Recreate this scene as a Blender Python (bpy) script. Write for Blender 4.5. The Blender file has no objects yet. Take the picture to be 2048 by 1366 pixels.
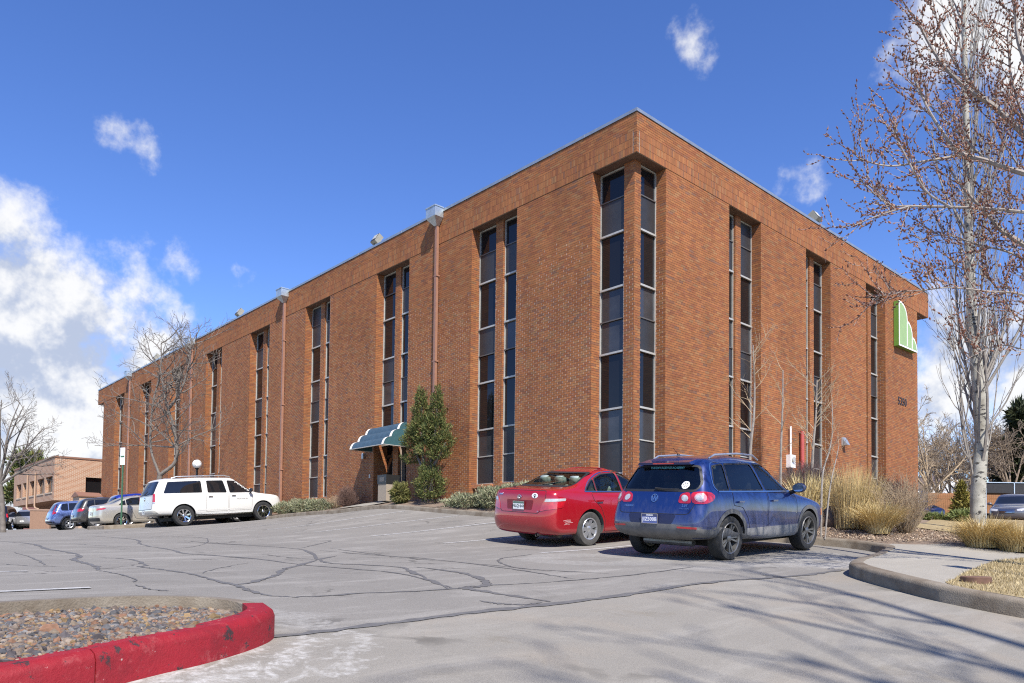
import bpy, bmesh, math, random
import numpy as np
from mathutils import Vector, Matrix, geometry
from mathutils.bvhtree import BVHTree

sc = bpy.context.scene
COL = sc.collection
rnd = random.Random(7)
nrng = np.random.default_rng(11)
R = math.radians

# ------------------------------------------------------------------ camera
cam = bpy.data.cameras.new('camera'); camo = bpy.data.objects.new('camera', cam); COL.objects.link(camo)
cr = Vector((0.67532, 0.73743, 0.01162)); cu = Vector((0.01704, -0.03135, 0.99936)); cf = Vector((-0.73733, 0.67469, 0.03374))
camo.matrix_world = Matrix(((cr.x, cu.x, -cf.x, 12.545), (cr.y, cu.y, -cf.y, -15.822), (cr.z, cu.z, -cf.z, 1.6), (0, 0, 0, 1)))
cam.sensor_width = 36.0; cam.lens = 1522.95 / 2048 * 36; cam.shift_y = 0.1753
cam.clip_start = 0.05; cam.clip_end = 5000
sc.camera = camo
sc.cycles.use_denoising = False; sc.cycles.filter_width = 1.15

# ------------------------------------------------------------------ sun, sky, exposure
SUN_TO = Vector((0.82, -0.385, 1.0)).normalized()
sun = bpy.data.lights.new('sun', 'SUN'); suno = bpy.data.objects.new('sun', sun); COL.objects.link(suno)
sun.energy = 4.3; sun.angle = R(0.53); sun.color = (1.0, 0.945, 0.87)
suno.rotation_euler = SUN_TO.to_track_quat('Z', 'Y').to_euler(); suno.location = (20, -20, 40)
sc.view_settings.view_transform = 'Standard'; sc.view_settings.look = 'None'
sc.view_settings.exposure = 0.84; sc.view_settings.gamma = 1.0; sc.view_settings.use_curve_mapping = False

W = bpy.data.worlds.new('World'); sc.world = W; W.use_nodes = True
def world_nodes():
    nt = W.node_tree; nt.nodes.clear(); N = nt.nodes.new; L = nt.links.new
    out = N('ShaderNodeOutputWorld'); sky = N('ShaderNodeTexSky'); sky.sky_type = 'NISHITA'; sky.sun_disc = False
    sky.sun_elevation = math.asin(SUN_TO.z); sky.sun_rotation = math.atan2(SUN_TO.x, SUN_TO.y)
    sky.altitude = 1900; sky.air_density = 1.0; sky.dust_density = 0.0; sky.ozone_density = 2.0
    bsky = N('ShaderNodeBackground'); bsky.inputs[1].default_value = 0.132
    hs = N('ShaderNodeHueSaturation'); hs.inputs['Hue'].default_value = .515; hs.inputs['Saturation'].default_value = 1.22; L(sky.outputs[0], hs.inputs['Color']); L(hs.outputs[0], bsky.inputs[0])
    tc = N('ShaderNodeTexCoord')
    def m(op, a, b=None, c=None, clamp=False):
        n = N('ShaderNodeMath'); n.operation = op; n.use_clamp = clamp
        for i, v in enumerate((a, b, c)):
            if v is None: continue
            if isinstance(v, (int, float)): n.inputs[i].default_value = v
            else: L(v, n.inputs[i])
        return n.outputs[0]
    def noise(vec, scale, det=7, rough=0.55, dist=0.0):
        n = N('ShaderNodeTexNoise'); n.inputs['Scale'].default_value = scale; n.inputs['Detail'].default_value = det
        n.inputs['Roughness'].default_value = rough; n.inputs['Distortion'].default_value = dist
        L(vec, n.inputs['Vector']); return n.outputs[0]
    gen = tc.outputs['Generated']
    # cloud banks: each a direction in the sky and an angular size; ragged by noise
    warp = N('ShaderNodeVectorMath'); warp.operation = 'SCALE'; warp.inputs[3].default_value = 1.0; L(gen, warp.inputs[0])
    banks = BANKS
    tot = None
    for d, rad, amp in banks:      # peak amp, falling off with the square of the angle
        dt = N('ShaderNodeVectorMath'); dt.operation = 'DOT_PRODUCT'; L(gen, dt.inputs[0]); dt.inputs[1].default_value = d
        k = (1.0 if amp < .6 else amp) / (1 - math.cos(rad))
        b = m('MULTIPLY_ADD', dt.outputs['Value'], k, amp - k)
        tot = b if tot is None else m('MAXIMUM', tot, b)
    tot = m('MAXIMUM', tot, -1.6)
    # a thin scatter of the same clouds goes on low round the whole sky
    sep = N('ShaderNodeSeparateXYZ'); L(gen, sep.inputs[0])
    low = m('SUBTRACT', m('MULTIPLY', noise(gen, 2.3, 2, 0.5), 1.5), m('ADD', m('MULTIPLY', sep.outputs[2], 2.2), 0.78))
    tot = m('MAXIMUM', tot, low)
    n1 = noise(gen, 11.0, 8, 0.6)
    rag = m('MULTIPLY', m('SUBTRACT', n1, 0.5), 3.0)
    dens = m('ADD', tot, rag)
    mr = N('ShaderNodeMapRange'); mr.interpolation_type = 'SMOOTHSTEP'; L(dens, mr.inputs[0]); mr.inputs[1].default_value = 0.0; mr.inputs[2].default_value = 0.75
    cov = m('MULTIPLY', mr.outputs[0], 0.97)
    # cloud body tone: puffs lit from above, grey undersides
    up = N('ShaderNodeVectorMath'); up.operation = 'ADD'; L(gen, up.inputs[0]); up.inputs[1].default_value = (0.01, -0.01, 0.035)
    n3 = noise(up.outputs[0], 11.0, 5, 0.6); n4 = noise(gen, 4.0, 2, 0.5)
    sh = m('ADD', m('MULTIPLY', m('SUBTRACT', n3, n1), 3.2), m('MULTIPLY', m('SUBTRACT', n4, 0.5), 1.6))
    sh = m('ADD', sh, m('MULTIPLY', m('SUBTRACT', 0.22, sep.outputs[2]), 1.3))
    ms = N('ShaderNodeMapRange'); ms.interpolation_type = 'SMOOTHSTEP'; L(sh, ms.inputs[0]); ms.inputs[1].default_value = -0.25; ms.inputs[2].default_value = 0.45
    mix = N('ShaderNodeMix'); mix.data_type = 'RGBA'; L(ms.outputs[0], mix.inputs[0])
    mix.inputs[6].default_value = (0.56, 0.56, 0.56, 1); mix.inputs[7].default_value = (0.29, 0.33, 0.42, 1)
    bc = N('ShaderNodeBackground'); bc.inputs[1].default_value = 1.0; L(mix.outputs[2], bc.inputs[0])
    mx = N('ShaderNodeMixShader'); L(cov, mx.inputs[0]); L(bsky.outputs[0], mx.inputs[1]); L(bc.outputs[0], mx.inputs[2])
    L(mx.outputs[0], out.inputs[0])
def sky_dir(px, py):      # direction of a patch of sky
    return (cf + cr * ((px - 1024) / 1522.95) + cu * ((1042 - py) / 1522.95)).normalized()
BANKS = [(tuple(sky_dir(x, y)), rad, amp) for x, y, rad, amp in (
    (0, 480, .075, .85), (40, 660, .13, 1.3), (190, 630, .085, .95), (-170, 620, .17, 1.3), (100, 760, .13, 1.3), (270, 730, .075, .9), (330, 700, .05, .45),
    (180, 860, .08, .9), (20, 880, .09, 1.0), (-120, 900, .16, 1.1), (305, 300, .045, .1), (225, 268, .05, .15), (290, 480, .04, .25), (345, 520, .045, .28), (245, 515, .045, .35),
    (480, 548, .045, .10), (400, 250, .035, .12), (1385, 105, .06, .0), (1395, 165, .05, .12), (1465, 190, .045, .18), (1625, 340, .06, .25), (1990, 40, .09, .7), (2120, -60, .14, 1.2),
    (1900, 690, .07, .8), (1890, 780, .07, .8), (2020, 740, .08, .9), (2200, 760, .14, 1.2), (370, 655, .05, .1), (175, 440, .04, .05))]
world_nodes()

# ------------------------------------------------------------------ helpers
MATS = {}
def nmat(name):
    m = bpy.data.materials.new(name); m.use_nodes = True; nt = m.node_tree
    return m, nt, nt.nodes['Principled BSDF'], nt.nodes.new, nt.links.new
def mat(name, col, rough=0.6, metal=0.0, var=0.0, scale=8.0, bump=0.0, bscale=60.0, col2=None, spec=0.5, coat=0.0, det=6, trans=0.0, emit=None):
    """plain procedural material: base colour varied by noise, optional fine relief"""
    if name in MATS: return MATS[name]
    m, nt, B, N, L = nmat(name)
    B.inputs['Roughness'].default_value = rough; B.inputs['Metallic'].default_value = metal
    B.inputs['Specular IOR Level'].default_value = spec; B.inputs['Coat Weight'].default_value = coat; B.inputs['Coat Roughness'].default_value = 0.04
    B.inputs['Transmission Weight'].default_value = trans
    B.inputs['Base Color'].default_value = (*col, 1)
    tc = N('ShaderNodeTexCoord')
    if var > 0 or col2:
        n = N('ShaderNodeTexNoise'); n.inputs['Scale'].default_value = scale; n.inputs['Detail'].default_value = det; n.inputs['Roughness'].default_value = 0.6
        L(tc.outputs['Object'], n.inputs['Vector'])
        mr = N('ShaderNodeMapRange'); L(n.outputs[0], mr.inputs[0]); mr.inputs[1].default_value = 0.3; mr.inputs[2].default_value = 0.7
        mx = N('ShaderNodeMix'); mx.data_type = 'RGBA'; L(mr.outputs[0], mx.inputs[0])
        c2 = col2 or tuple(c * (1 - var) for c in col); c1 = col if col2 else tuple(min(1, c * (1 + var)) for c in col)
        mx.inputs[6].default_value = (*c1, 1); mx.inputs[7].default_value = (*c2, 1); L(mx.outputs[2], B.inputs['Base Color'])
    if bump > 0:
        n = N('ShaderNodeTexNoise'); n.inputs['Scale'].default_value = bscale; n.inputs['Detail'].default_value = 5; L(tc.outputs['Object'], n.inputs['Vector'])
        b = N('ShaderNodeBump'); b.inputs['Strength'].default_value = bump; b.inputs['Distance'].default_value = 0.01; L(n.outputs[0], b.inputs['Height']); L(b.outputs[0], B.inputs['Normal'])
    if emit: B.inputs['Emission Color'].default_value = (*emit, 1); B.inputs['Emission Strength'].default_value = 1
    MATS[name] = m; return m
def tag(o, label=None, cat=None, group=None, kind=None):
    if label: o['label'] = label
    if cat: o['category'] = cat
    if group: o['group'] = group
    if kind: o['kind'] = kind
    return o
def link(o, parent=None):
    COL.objects.link(o)
    if parent is not None: o.parent = parent
    return o
def empty(name, loc=(0, 0, 0), rz=0.0):
    o = bpy.data.objects.new(name, None); link(o); o.location = loc; o.rotation_euler = (0, 0, rz); o.empty_display_size = .2; return o
def mesh_obj(name, V, F, m, parent=None, smooth=False):
    me = bpy.data.meshes.new(name); me.from_pydata([tuple(v) for v in V], [], F)
    for mm in (m if isinstance(m, (list, tuple)) else [m]): me.materials.append(mm)
    if smooth: me.polygons.foreach_set('use_smooth', [True] * len(me.polygons))
    me.update(); o = bpy.data.objects.new(name, me); return link(o, parent)
class MB:
    """collects boxes, bars, tubes and lathes; build() links them as one mesh object"""
    def __init__(s): s.V = []; s.F = []; s.MI = []
    def add(s, V, F, mi=0):
        o = len(s.V); s.V += [tuple(v) for v in V]; s.F += [tuple(i + o for i in f) for f in F]; s.MI += [mi] * len(F); return s
    def box(s, x0, x1, y0, y1, z0, z1, mi=0):
        V = [(x0, y0, z0), (x1, y0, z0), (x1, y1, z0), (x0, y1, z0), (x0, y0, z1), (x1, y0, z1), (x1, y1, z1), (x0, y1, z1)]
        return s.add(V, [(0, 3, 2, 1), (4, 5, 6, 7), (0, 1, 5, 4), (1, 2, 6, 5), (2, 3, 7, 6), (3, 0, 4, 7)], mi)
    def obox(s, c, ax, ay, az, mi=0):
        c, ax, ay, az = map(Vector, (c, ax, ay, az))
        V = [c + ax * i + ay * j + az * k for k in (-1, 1) for i, j in ((-1, -1), (1, -1), (1, 1), (-1, 1))]
        return s.add(V, [(0, 3, 2, 1), (4, 5, 6, 7), (0, 1, 5, 4), (1, 2, 6, 5), (2, 3, 7, 6), (3, 0, 4, 7)], mi)
    def tube(s, pts, rads, n=6, cap=True, mi=0):
        pts = [Vector(p) for p in pts]; k = len(pts); rings = []
        if isinstance(rads, (int, float)): rads = [rads] * k
        up = None
        for i, p in enumerate(pts):
            t = (pts[min(i + 1, k - 1)] - pts[max(i - 1, 0)])
            t = t.normalized() if t.length > 1e-9 else Vector((0, 0, 1))
            if up is None: up = t.orthogonal().normalized()
            up = (up - t * up.dot(t)); up = up.normalized() if up.length > 1e-6 else t.orthogonal().normalized()
            b = t.cross(up)
            rings.append([p + (up * math.cos(2 * math.pi * j / n) + b * math.sin(2 * math.pi * j / n)) * rads[i] for j in range(n)])
        V = [v for r_ in rings for v in r_]; F = []
        for i in range(k - 1):
            for j in range(n): F.append((i * n + j, i * n + (j + 1) % n, (i + 1) * n + (j + 1) % n, (i + 1) * n + j))
        if cap: F.append(tuple(range(n - 1, -1, -1))); F.append(tuple((k - 1) * n + j for j in range(n)))
        return s.add(V, F, mi)
    def lathe(s, prof, M=None, n=24, mi=0):
        """prof: (radius, height) pairs about local z, placed by matrix M"""
        M = M or Matrix(); k = len(prof)
        V = [M @ Vector((r_ * math.cos(2 * math.pi * j / n), r_ * math.sin(2 * math.pi * j / n), h)) for r_, h in prof for j in range(n)]
        F = [(i * n + j, i * n + (j + 1) % n, (i + 1) * n + (j + 1) % n, (i + 1) * n + j) for i in range(k - 1) for j in range(n)]
        return s.add(V, F, mi)
    def prism(s, poly, d0, d1, f, mi=0):
        """poly 2-D extruded between d0 and d1; f(a, b, d) -> point"""
        n = len(poly); V = [f(a, b, d0) for a, b in poly] + [f(a, b, d1) for a, b in poly]
        F = [tuple(range(n)), tuple(range(2 * n - 1, n - 1, -1))] + [(i, n + i, n + (i + 1) % n, (i + 1) % n) for i in range(n)]
        return s.add(V, F, mi)
    def build(s, name, m, parent=None, smooth=False, fix=False):
        o = mesh_obj(name, s.V, s.F, m, parent, smooth)
        if any(s.MI): o.data.polygons.foreach_set('material_index', s.MI)
        if fix:
            b = bmesh.new(); b.from_mesh(o.data); bmesh.ops.recalc_face_normals(b, faces=b.faces); b.to_mesh(o.data); b.free()
        if smooth: o.data.set_sharp_from_angle(angle=R(40))
        return o
def text_mesh(name, s, size, m, parent, M, ext=0.002, align='CENTER', bold=0.0, spacing=1.0):
    cu_ = bpy.data.curves.new(name, 'FONT'); cu_.body = s; cu_.size = size; cu_.extrude = ext; cu_.align_x = align; cu_.align_y = 'CENTER'; cu_.offset = bold; cu_.space_character = spacing
    cu_.resolution_u = 3
    t = bpy.data.objects.new(name + '_c', cu_); COL.objects.link(t)
    me = bpy.data.meshes.new_from_object(t.evaluated_get(bpy.context.evaluated_depsgraph_get())); bpy.data.objects.remove(t)
    me.transform(M); me.materials.clear(); me.materials.append(m); o = bpy.data.objects.new(name, me); return link(o, parent)
def tps(pts, sm=0.02):
    P = np.array(pts, float); n = len(P); X = P[:, :2]
    d = np.linalg.norm(X[:, None] - X[None], axis=2)
    A = np.zeros((n + 3, n + 3)); A[:n, :n] = d ** 2 * np.log(d + 1e-12) + np.eye(n) * sm * n
    A[:n, n] = 1; A[:n, n + 1:] = X; A[n, :n] = 1; A[n + 1:, :n] = X.T
    w = np.linalg.solve(A, np.concatenate([P[:, 2], [0, 0, 0]]))
    def f(x, y):
        d = np.hypot(x - X[:, 0], y - X[:, 1]); return float((d ** 2 * np.log(d + 1e-12)) @ w[:n] + w[n] + w[n + 1] * x + w[n + 2] * y)
    return f
def in_poly(x, y, P):
    c = False; j = len(P) - 1
    for i in range(len(P)):
        if (P[i][1] > y) != (P[j][1] > y) and x < (P[j][0] - P[i][0]) * (y - P[i][1]) / (P[j][1] - P[i][1]) + P[i][0]: c = not c
        j = i
    return c
def in_poly_np(X, Y, P):
    P = np.array(P, float); c = np.zeros(len(X), bool); j = len(P) - 1
    for i in range(len(P)):
        xi, yi, xj, yj = *P[i], *P[j]
        if yi != yj: c ^= ((yi > Y) != (yj > Y)) & (X < (xj - xi) * (Y - yi) / (yj - yi) + xi)
        j = i
    return c
def resample(P, step, closed=True):
    out = []
    n = len(P)
    for i in range(n if closed else n - 1):
        a, b = P[i], P[(i + 1) % n]; d = math.hypot(b[0] - a[0], b[1] - a[1]); k = max(1, int(d / step))
        out += [(a[0] + (b[0] - a[0]) * t / k, a[1] + (b[1] - a[1]) * t / k) for t in range(k)]
    if not closed: out.append(tuple(P[-1]))
    return out
def spline(P, n=8, closed=False):
    """Catmull-Rom through 2-D or 3-D points"""
    P = [np.array(p, float) for p in P]; out = []; k = len(P)
    for i in range(k if closed else k - 1):
        p0, p1, p2, p3 = (P[(i - 1) % k] if closed or i > 0 else 2 * P[0] - P[1]), P[i], P[(i + 1) % k], (P[(i + 2) % k] if closed or i < k - 2 else 2 * P[-1] - P[-2])
        for j in range(n):
            t = j / n; out.append(tuple(0.5 * ((2 * p1) + (-p0 + p2) * t + (2 * p0 - 5 * p1 + 4 * p2 - p3) * t * t + (-p0 + 3 * p1 - 3 * p2 + p3) * t ** 3)))
    if not closed: out.append(tuple(P[-1]))
    return out
def fill(poly, step, bstep=None):
    """triangulated 2-D sheet inside poly"""
    B = resample(poly, bstep or step); nb = len(B); pts = [Vector(p) for p in B]
    x0, x1 = min(p[0] for p in B), max(p[0] for p in B); y0, y1 = min(p[1] for p in B), max(p[1] for p in B)
    ys = np.arange(y0 + step * .5, y1, step * .87); xs = np.arange(x0 + step * .5, x1, step)
    if len(xs) and len(ys):
        gx, gy = np.meshgrid(xs, ys); gx = gx + (np.arange(len(ys)) % 2)[:, None] * step * .5; gx, gy = gx.ravel(), gy.ravel()
        k = in_poly_np(gx, gy, poly); pts += [Vector((float(a_), float(b_))) for a_, b_ in zip(gx[k], gy[k])]
    v, e, f, _, _, _ = geometry.delaunay_2d_cdt(pts, [(i, (i + 1) % nb) for i in range(nb)], [list(range(nb))], 1, 1e-5)
    return v, f
def sheet(name, poly, step, zf, m, dz=0.0, bstep=None, parent=None, smooth=True):
    v, f = fill(poly, step, bstep)
    V = [(p.x, p.y, zf(p.x, p.y) + dz) for p in v]
    F = []
    for t in f:
        a, b, c = (v[i] for i in t[:3])
        F.append(tuple(t) if (b - a).cross(c - a) > 0 else tuple(reversed(t)))
    return mesh_obj(name, V, F, m, parent, smooth)
def ribbon(mb, line, w, zf, dz, mi=0):
    """flat strip along a 2-D line; w a width or widths"""
    k = len(line)
    L_, R_ = [], []
    for i, p in enumerate(line):
        a, b = line[max(i - 1, 0)], line[min(i + 1, k - 1)]; dx, dy = b[0] - a[0], b[1] - a[1]; l = math.hypot(dx, dy) or 1
        ww = (w[i] if isinstance(w, (list, tuple)) else w) / 2
        L_.append((p[0] - dy / l * ww, p[1] + dx / l * ww)); R_.append((p[0] + dy / l * ww, p[1] - dx / l * ww))
    V = [(x, y, zf(x, y) + dz) for x, y in L_ + R_]
    mb.add(V, [(k + i, k + i + 1, i + 1, i) for i in range(k - 1)], mi)
def curb(name, line, w, h, zf, m, parent=None, closed=False, side=1, drop=0.35, base=None):
    """kerb swept along a 2-D line: rounded nose on the road side, back edge on the other"""
    k = len(line); prof = [(0, -drop), (0.0, h - .05), (.012, h - .02), (.04, h), (w, h), (w, -drop)]
    V = []; n = len(prof)
    for i, p in enumerate(line):
        a, b = (line[(i - 1) % k], line[(i + 1) % k]) if closed else (line[max(i - 1, 0)], line[min(i + 1, k - 1)])
        dx, dy = b[0] - a[0], b[1] - a[1]; l = math.hypot(dx, dy) or 1; nx, ny = -dy / l * side, dx / l * side
        z0 = zf(*p)
        V += [(p[0] + nx * o, p[1] + ny * o, z0 + z) for o, z in prof]
    F = []
    for i in range(k if closed else k - 1):
        j = (i + 1) % k
        for q in range(n - 1):
            f = (i * n + q, j * n + q, j * n + q + 1, i * n + q + 1); F.append(f if side < 0 else f[::-1])
    if not closed: F += [tuple(range(n)), tuple((k - 1) * n + q for q in range(n - 1, -1, -1))]
    o = mesh_obj(name, V, F, m, parent, True); b = bmesh.new(); b.from_mesh(o.data); bmesh.ops.recalc_face_normals(b, faces=b.faces); b.to_mesh(o.data); b.free()
    o.data.set_sharp_from_angle(angle=R(50)); return o
# ------------------------------------------------------------------ terrain heights
gz = tps([(7.8,-13,1.0),(7.8,-10.9,1.1),(8.0,-8.5,1.21),(7.95,-5.3,1.31),(9.45,-6.9,1.12),(8.5,-14.6,.93),(7,-2,1.5),(5.88,-5.09,1.42),(5.93,-2.3,1.62),(2.66,-4.66,1.63),(.4,-6.44,1.66),(-2.3,-6.64,1.79),(-5,-6.59,1.9),(-7.7,-6.83,1.95),(-10.4,-5.9,2.11),(-18.4,-4.83,2.29),(-18.5,-1.7,2.6),(-37,-5,2.25),(-28,-8,2.05),(-40,-6.6,2.12),(-5,-2.05,2.47),(-2.3,-2.6,2.25),(-7.7,-2.1,2.67),(-13.1,-2.85,2.5),(-9.4,-1.6,2.86),(4.9,-14,1.2),(2.2,-14,1.25),(-14,-1.5,2.78),(-17.5,-1.6,2.68),(.4,-1.7,2.05),(3.1,-1.7,1.83),(12.5,-15.8,.35),(14,-10,.45),(14,-4,.6),(11.5,-10,.8),(14,-20,.2),(-15,-16,1.65),(-5,-16,1.5),(-40,-16,1.8),(-60,-8,2.2),(-25,-25,1.5),(0,-28,1.0),(18,-2,.6),(-52,-1.7,2.6),(-30,-1.7,2.62),(8.5,-22,.8),(11.5,-5.5,.95),(-75,-10,2.3),(-75,15,2.6),(-60,15,2.6),(14,20,1.2),(14,50,2.2),(-75,-32,1.6)])
FARL = [(5.1,5.7,2.31),(1.4,16.4,2.66),(-2.3,27.2,3.02),(-6.8,40.1,3.44),(-13.4,59.4,4.08),(6.0,6.6,2.32),(2.7,17.9,2.69),(-.5,29.1,3.05),(-4.4,42.6,3.48),(-10.3,62.8,4.14),(6.9,7.6,2.34),(4.0,19.3,2.71),(1.2,31.0,3.08),(-2.2,45.1,3.52),(-7.3,66.1,4.19),(8.2,9.1,2.36),(6.1,21.5,2.74),(3.9,33.9,3.13),(1.3,48.9,3.58),(-2.6,71.3,4.27)]
LAND = [(8.14,-5.67,1.45),(7.49,-3.32,1.58),(7.1,-1.91,1.67),(6.5,-1.22,1.78),(9.56,-7.2,1.27),(10.55,-7.62,1.16),(9.3,-4.86,1.37),(8.78,-1.67,1.52),(8.65,.25,1.66),(12.5,-6,1.08),(12.5,0,1.3),(12.5,10,1.5),(12.5,25,1.6),
        (5.54,.22,2.03),(6.43,1.19,2.03),(5.6,-.7,1.9),(7.65,.3,1.84),(7,3.3,2.08),(5.4,6,2.4),(3.5,2.4,2.6),(.2,3,3.1),(.2,10,3.2),(.2,16,3.1),(2.5,-.5,2.25),(-30,40,3.2),(-30,90,4.5),(20,90,4.5)]+FARL+[(12.4,60,3.0)]
for x in (-52, -44, -36, -30, -24, -18, -14, -11, -8, -5, -2, 0):
    c = gz(x, -1.7) + .15; LAND += [(x, -1.55, c), (x, .6, c + (.42 if x < -1 else .6))]
lz = tps(LAND, .012)

# ------------------------------------------------------------------ paving materials
def paving(name, base, light, dark, speck, rough=0.9, crack=0.0, stain=0.35, tan=None, salt=None):
    m, nt, B, N, L = nmat(name); B.inputs['Roughness'].default_value = rough; B.inputs['Specular IOR Level'].default_value = 0.3
    tc = N('ShaderNodeTexCoord').outputs['Object']
    def noise(s, d=5, r_=.6, v=None, dist=0.0):
        n = N('ShaderNodeTexNoise'); n.inputs['Scale'].default_value = s; n.inputs['Detail'].default_value = d; n.inputs['Roughness'].default_value = r_; n.inputs['Distortion'].default_value = dist; L(v or tc, n.inputs['Vector']); return n.outputs[0]
    def ramp(v, a, b):
        n = N('ShaderNodeMapRange'); L(v, n.inputs[0]); n.inputs[1].default_value = a; n.inputs[2].default_value = b; return n.outputs[0]
    def mix(f, a, b, t='MIX'):
        n = N('ShaderNodeMix'); n.data_type = 'RGBA'; n.blend_type = t
        if isinstance(f, (int, float)): n.inputs[0].default_value = f
        else: L(f, n.inputs[0])
        for i, v in ((6, a), (7, b)):
            if isinstance(v, tuple): n.inputs[i].default_value = (*v, 1)
            else: L(v, n.inputs[i])
        return n.outputs[2]
    st = N('ShaderNodeMapping'); st.inputs['Scale'].default_value = (1.0, .28, 1); st.inputs['Rotation'].default_value = (0, 0, .5); L(tc, st.inputs['Vector'])
    c = mix(ramp(noise(.45, 6, .65), .35, .65), base, tuple(b * .86 for b in base))
    c = mix(ramp(noise(1.6, 8, .7, st.outputs[0], .6), .5, .75), c, light)
    c = mix(ramp(noise(.9, 7, .7, None, 1.0), .58, .72), c, dark) if stain else c
    if tan: c = mix(ramp(noise(.7, 6, .6, None, .5), .5, .8), c, tan)
    sp = noise(speck, 3, .7); c = mix(ramp(sp, .52, .78), c, tuple(min(1, b * 1.55) for b in base)); c = mix(ramp(sp, .46, .25), c, tuple(b * .55 for b in base))
    wv = noise(40, 4, .7); c = mix(ramp(wv, .60, .72), c, tuple(b * .7 for b in base))
    if crack:
        v = N('ShaderNodeTexVoronoi'); v.feature = 'DISTANCE_TO_EDGE'; v.inputs['Scale'].default_value = crack
        wp = N('ShaderNodeVectorMath'); wp.operation = 'ADD'; n = N('ShaderNodeTexNoise'); n.inputs['Scale'].default_value = 2.5; n.inputs['Detail'].default_value = 6; L(tc, n.inputs['Vector'])
        L(tc, wp.inputs[0]); L(n.outputs[1], wp.inputs[1]); L(wp.outputs[0], v.inputs['Vector'])
        br = ramp(noise(.6, 3), .5, .62); f = N('ShaderNodeMath'); f.operation = 'MULTIPLY'; L(ramp(v.outputs[0], .012, .004), f.inputs[0]); L(br, f.inputs[1]); c = mix(f.outputs[0], c, tuple(b * .45 for b in base))
    if salt:      # crust of de-icing salt in rings round a spot
        for (sx_, sy_, r0, r1, amt, *cc_) in salt:
            ds = N('ShaderNodeVectorMath'); ds.operation = 'DISTANCE'; fl_ = N('ShaderNodeVectorMath'); fl_.operation = 'MULTIPLY'; fl_.inputs[1].default_value = (1, 1, 0); L(tc, fl_.inputs[0]); L(fl_.outputs[0], ds.inputs[0]); ds.inputs[1].default_value = (sx_, sy_, 0)
            sn = noise(2.2, 8, .68, None, 1.6); ad_ = N('ShaderNodeMath'); ad_.operation = 'MULTIPLY_ADD'; L(sn, ad_.inputs[0]); ad_.inputs[1].default_value = 1.1; L(ds.outputs['Value'], ad_.inputs[2])
            up_ = ramp(ad_.outputs[0], r0 + .5, r0 + .6); dn_ = ramp(ad_.outputs[0], r1 + .62, r1 + .5); fz = noise(16, 8, .75); mm_ = N('ShaderNodeMath'); mm_.operation = 'MULTIPLY'; L(up_, mm_.inputs[0]); L(dn_, mm_.inputs[1]); m2 = N('ShaderNodeMath'); m2.operation = 'MULTIPLY'; L(mm_.outputs[0], m2.inputs[0]); L(ramp(fz, .38, .62), m2.inputs[1]); m3 = N('ShaderNodeMath'); m3.operation = 'MULTIPLY'; L(m2.outputs[0], m3.inputs[0]); m3.inputs[1].default_value = amt
            c = mix(m3.outputs[0], c, cc_[0] if cc_ else (.55, .54, .51))
    L(c, B.inputs['Base Color'])
    bp = N('ShaderNodeBump'); bp.inputs['Strength'].default_value = .55; bp.inputs['Distance'].default_value = .006; L(noise(speck * .7, 4, .7), bp.inputs['Height']); L(bp.outputs[0], B.inputs['Normal'])
    MATS[name] = m; return m
M_asph = paving('worn_asphalt', (.208, .194, .172), (.31, .292, .262), (.15, .139, .122), 130, crack=.33, salt=[(7.6, -14.2, .9, 1.25, .25), (5.9, -4.2, 1.2, 1.8, .22), (4.6, -6.8, .5, 1.2, .2), (7.0, -4.0, .2, 1.0, .25)] + [(x_, y_, -2, r__, .5, (.075, .072, .068)) for x_, y_, r__ in ((-1.0, -3.4, .22), (-3.7, -3.2, .3), (-6.2, -3.6, .2), (-6.5, -4.4, .12), (-9.1, -3.3, .28), (-11.8, -3.8, .2), (4.6, -2.6, .3), (-3.4, -4.6, .1))])
M_conc = paving('apron_concrete', (.24, .222, .19), (.305, .285, .247), (.18, .16, .127), 170, crack=.12, tan=(.275, .23, .175), salt=[(7.65, -14.35, .92, 1.02, .75), (7.65, -14.35, 1.22, 1.28, .7), (7.7, -14.6, .70, .84, .7)])
M_walk = paving('walk_concrete', (.30, .277, .232), (.36, .335, .285), (.245, .215, .172), 150)
M_mulch = paving('mulch_soil', (.20, .15, .11), (.33, .27, .20), (.09, .065, .05), 55)
M_ground = paving('far_ground', (.19, .18, .15), (.25, .23, .18), (.14, .13, .11), 20)
M_curb = mat('curb_concrete', (.25, .215, .165), .9, var=.3, scale=3.0, col2=(.115, .085, .055), bump=.6, bscale=70)
M_tar = mat('crack_sealant', (.112, .108, .104), .75, var=.18, scale=12)
M_line = mat('worn_white_paint', (.50, .49, .47), .8, var=.3, scale=14, col2=(.24, .235, .225))

# ------------------------------------------------------------------ outlines in plan
LOOP = [(0, -1.7), (2.2, -1.62), (4.2, -1.3), (5.6, -1.05), (6.3, -1.1), (6.8, -1.4), (7.1, -1.95), (7.3, -2.7), (7.5, -3.4), (7.75, -4.5), (7.93, -5.2), (8.12, -5.72), (8.42, -6.15), (8.85, -6.58), (9.56, -7.17), (10.0, -7.42), (10.6, -7.6), (11.4, -7.66), (12.1, -7.4), (12.5, -6.7), (12.6, -5.5)]
LOOPS = spline(LOOP, 8)
lotP = [(-80, -32), (7.8, -32), (7.8, -5.0)] + [(x, y + .06) for x, y in LOOPS if x < 7.75 and y > -5.0][::-1] + [(-52, -1.64), (-52, 18), (-80, 18)]
sheet('parking_lot', lotP, 1.0, gz, M_asph, 0, .8)['kind'] = 'structure'
apP = [(7.8, -32), (7.8, -5.02)] + [(x + .05, y + .06) for x, y in LOOPS if y < -5.0 or x > 12.55] + [(12.66, 60), (30, 60), (30, -32)]
o = sheet('driveway_apron', apP, .8, gz, M_conc, 0, .6); o['kind'] = 'structure'
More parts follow.
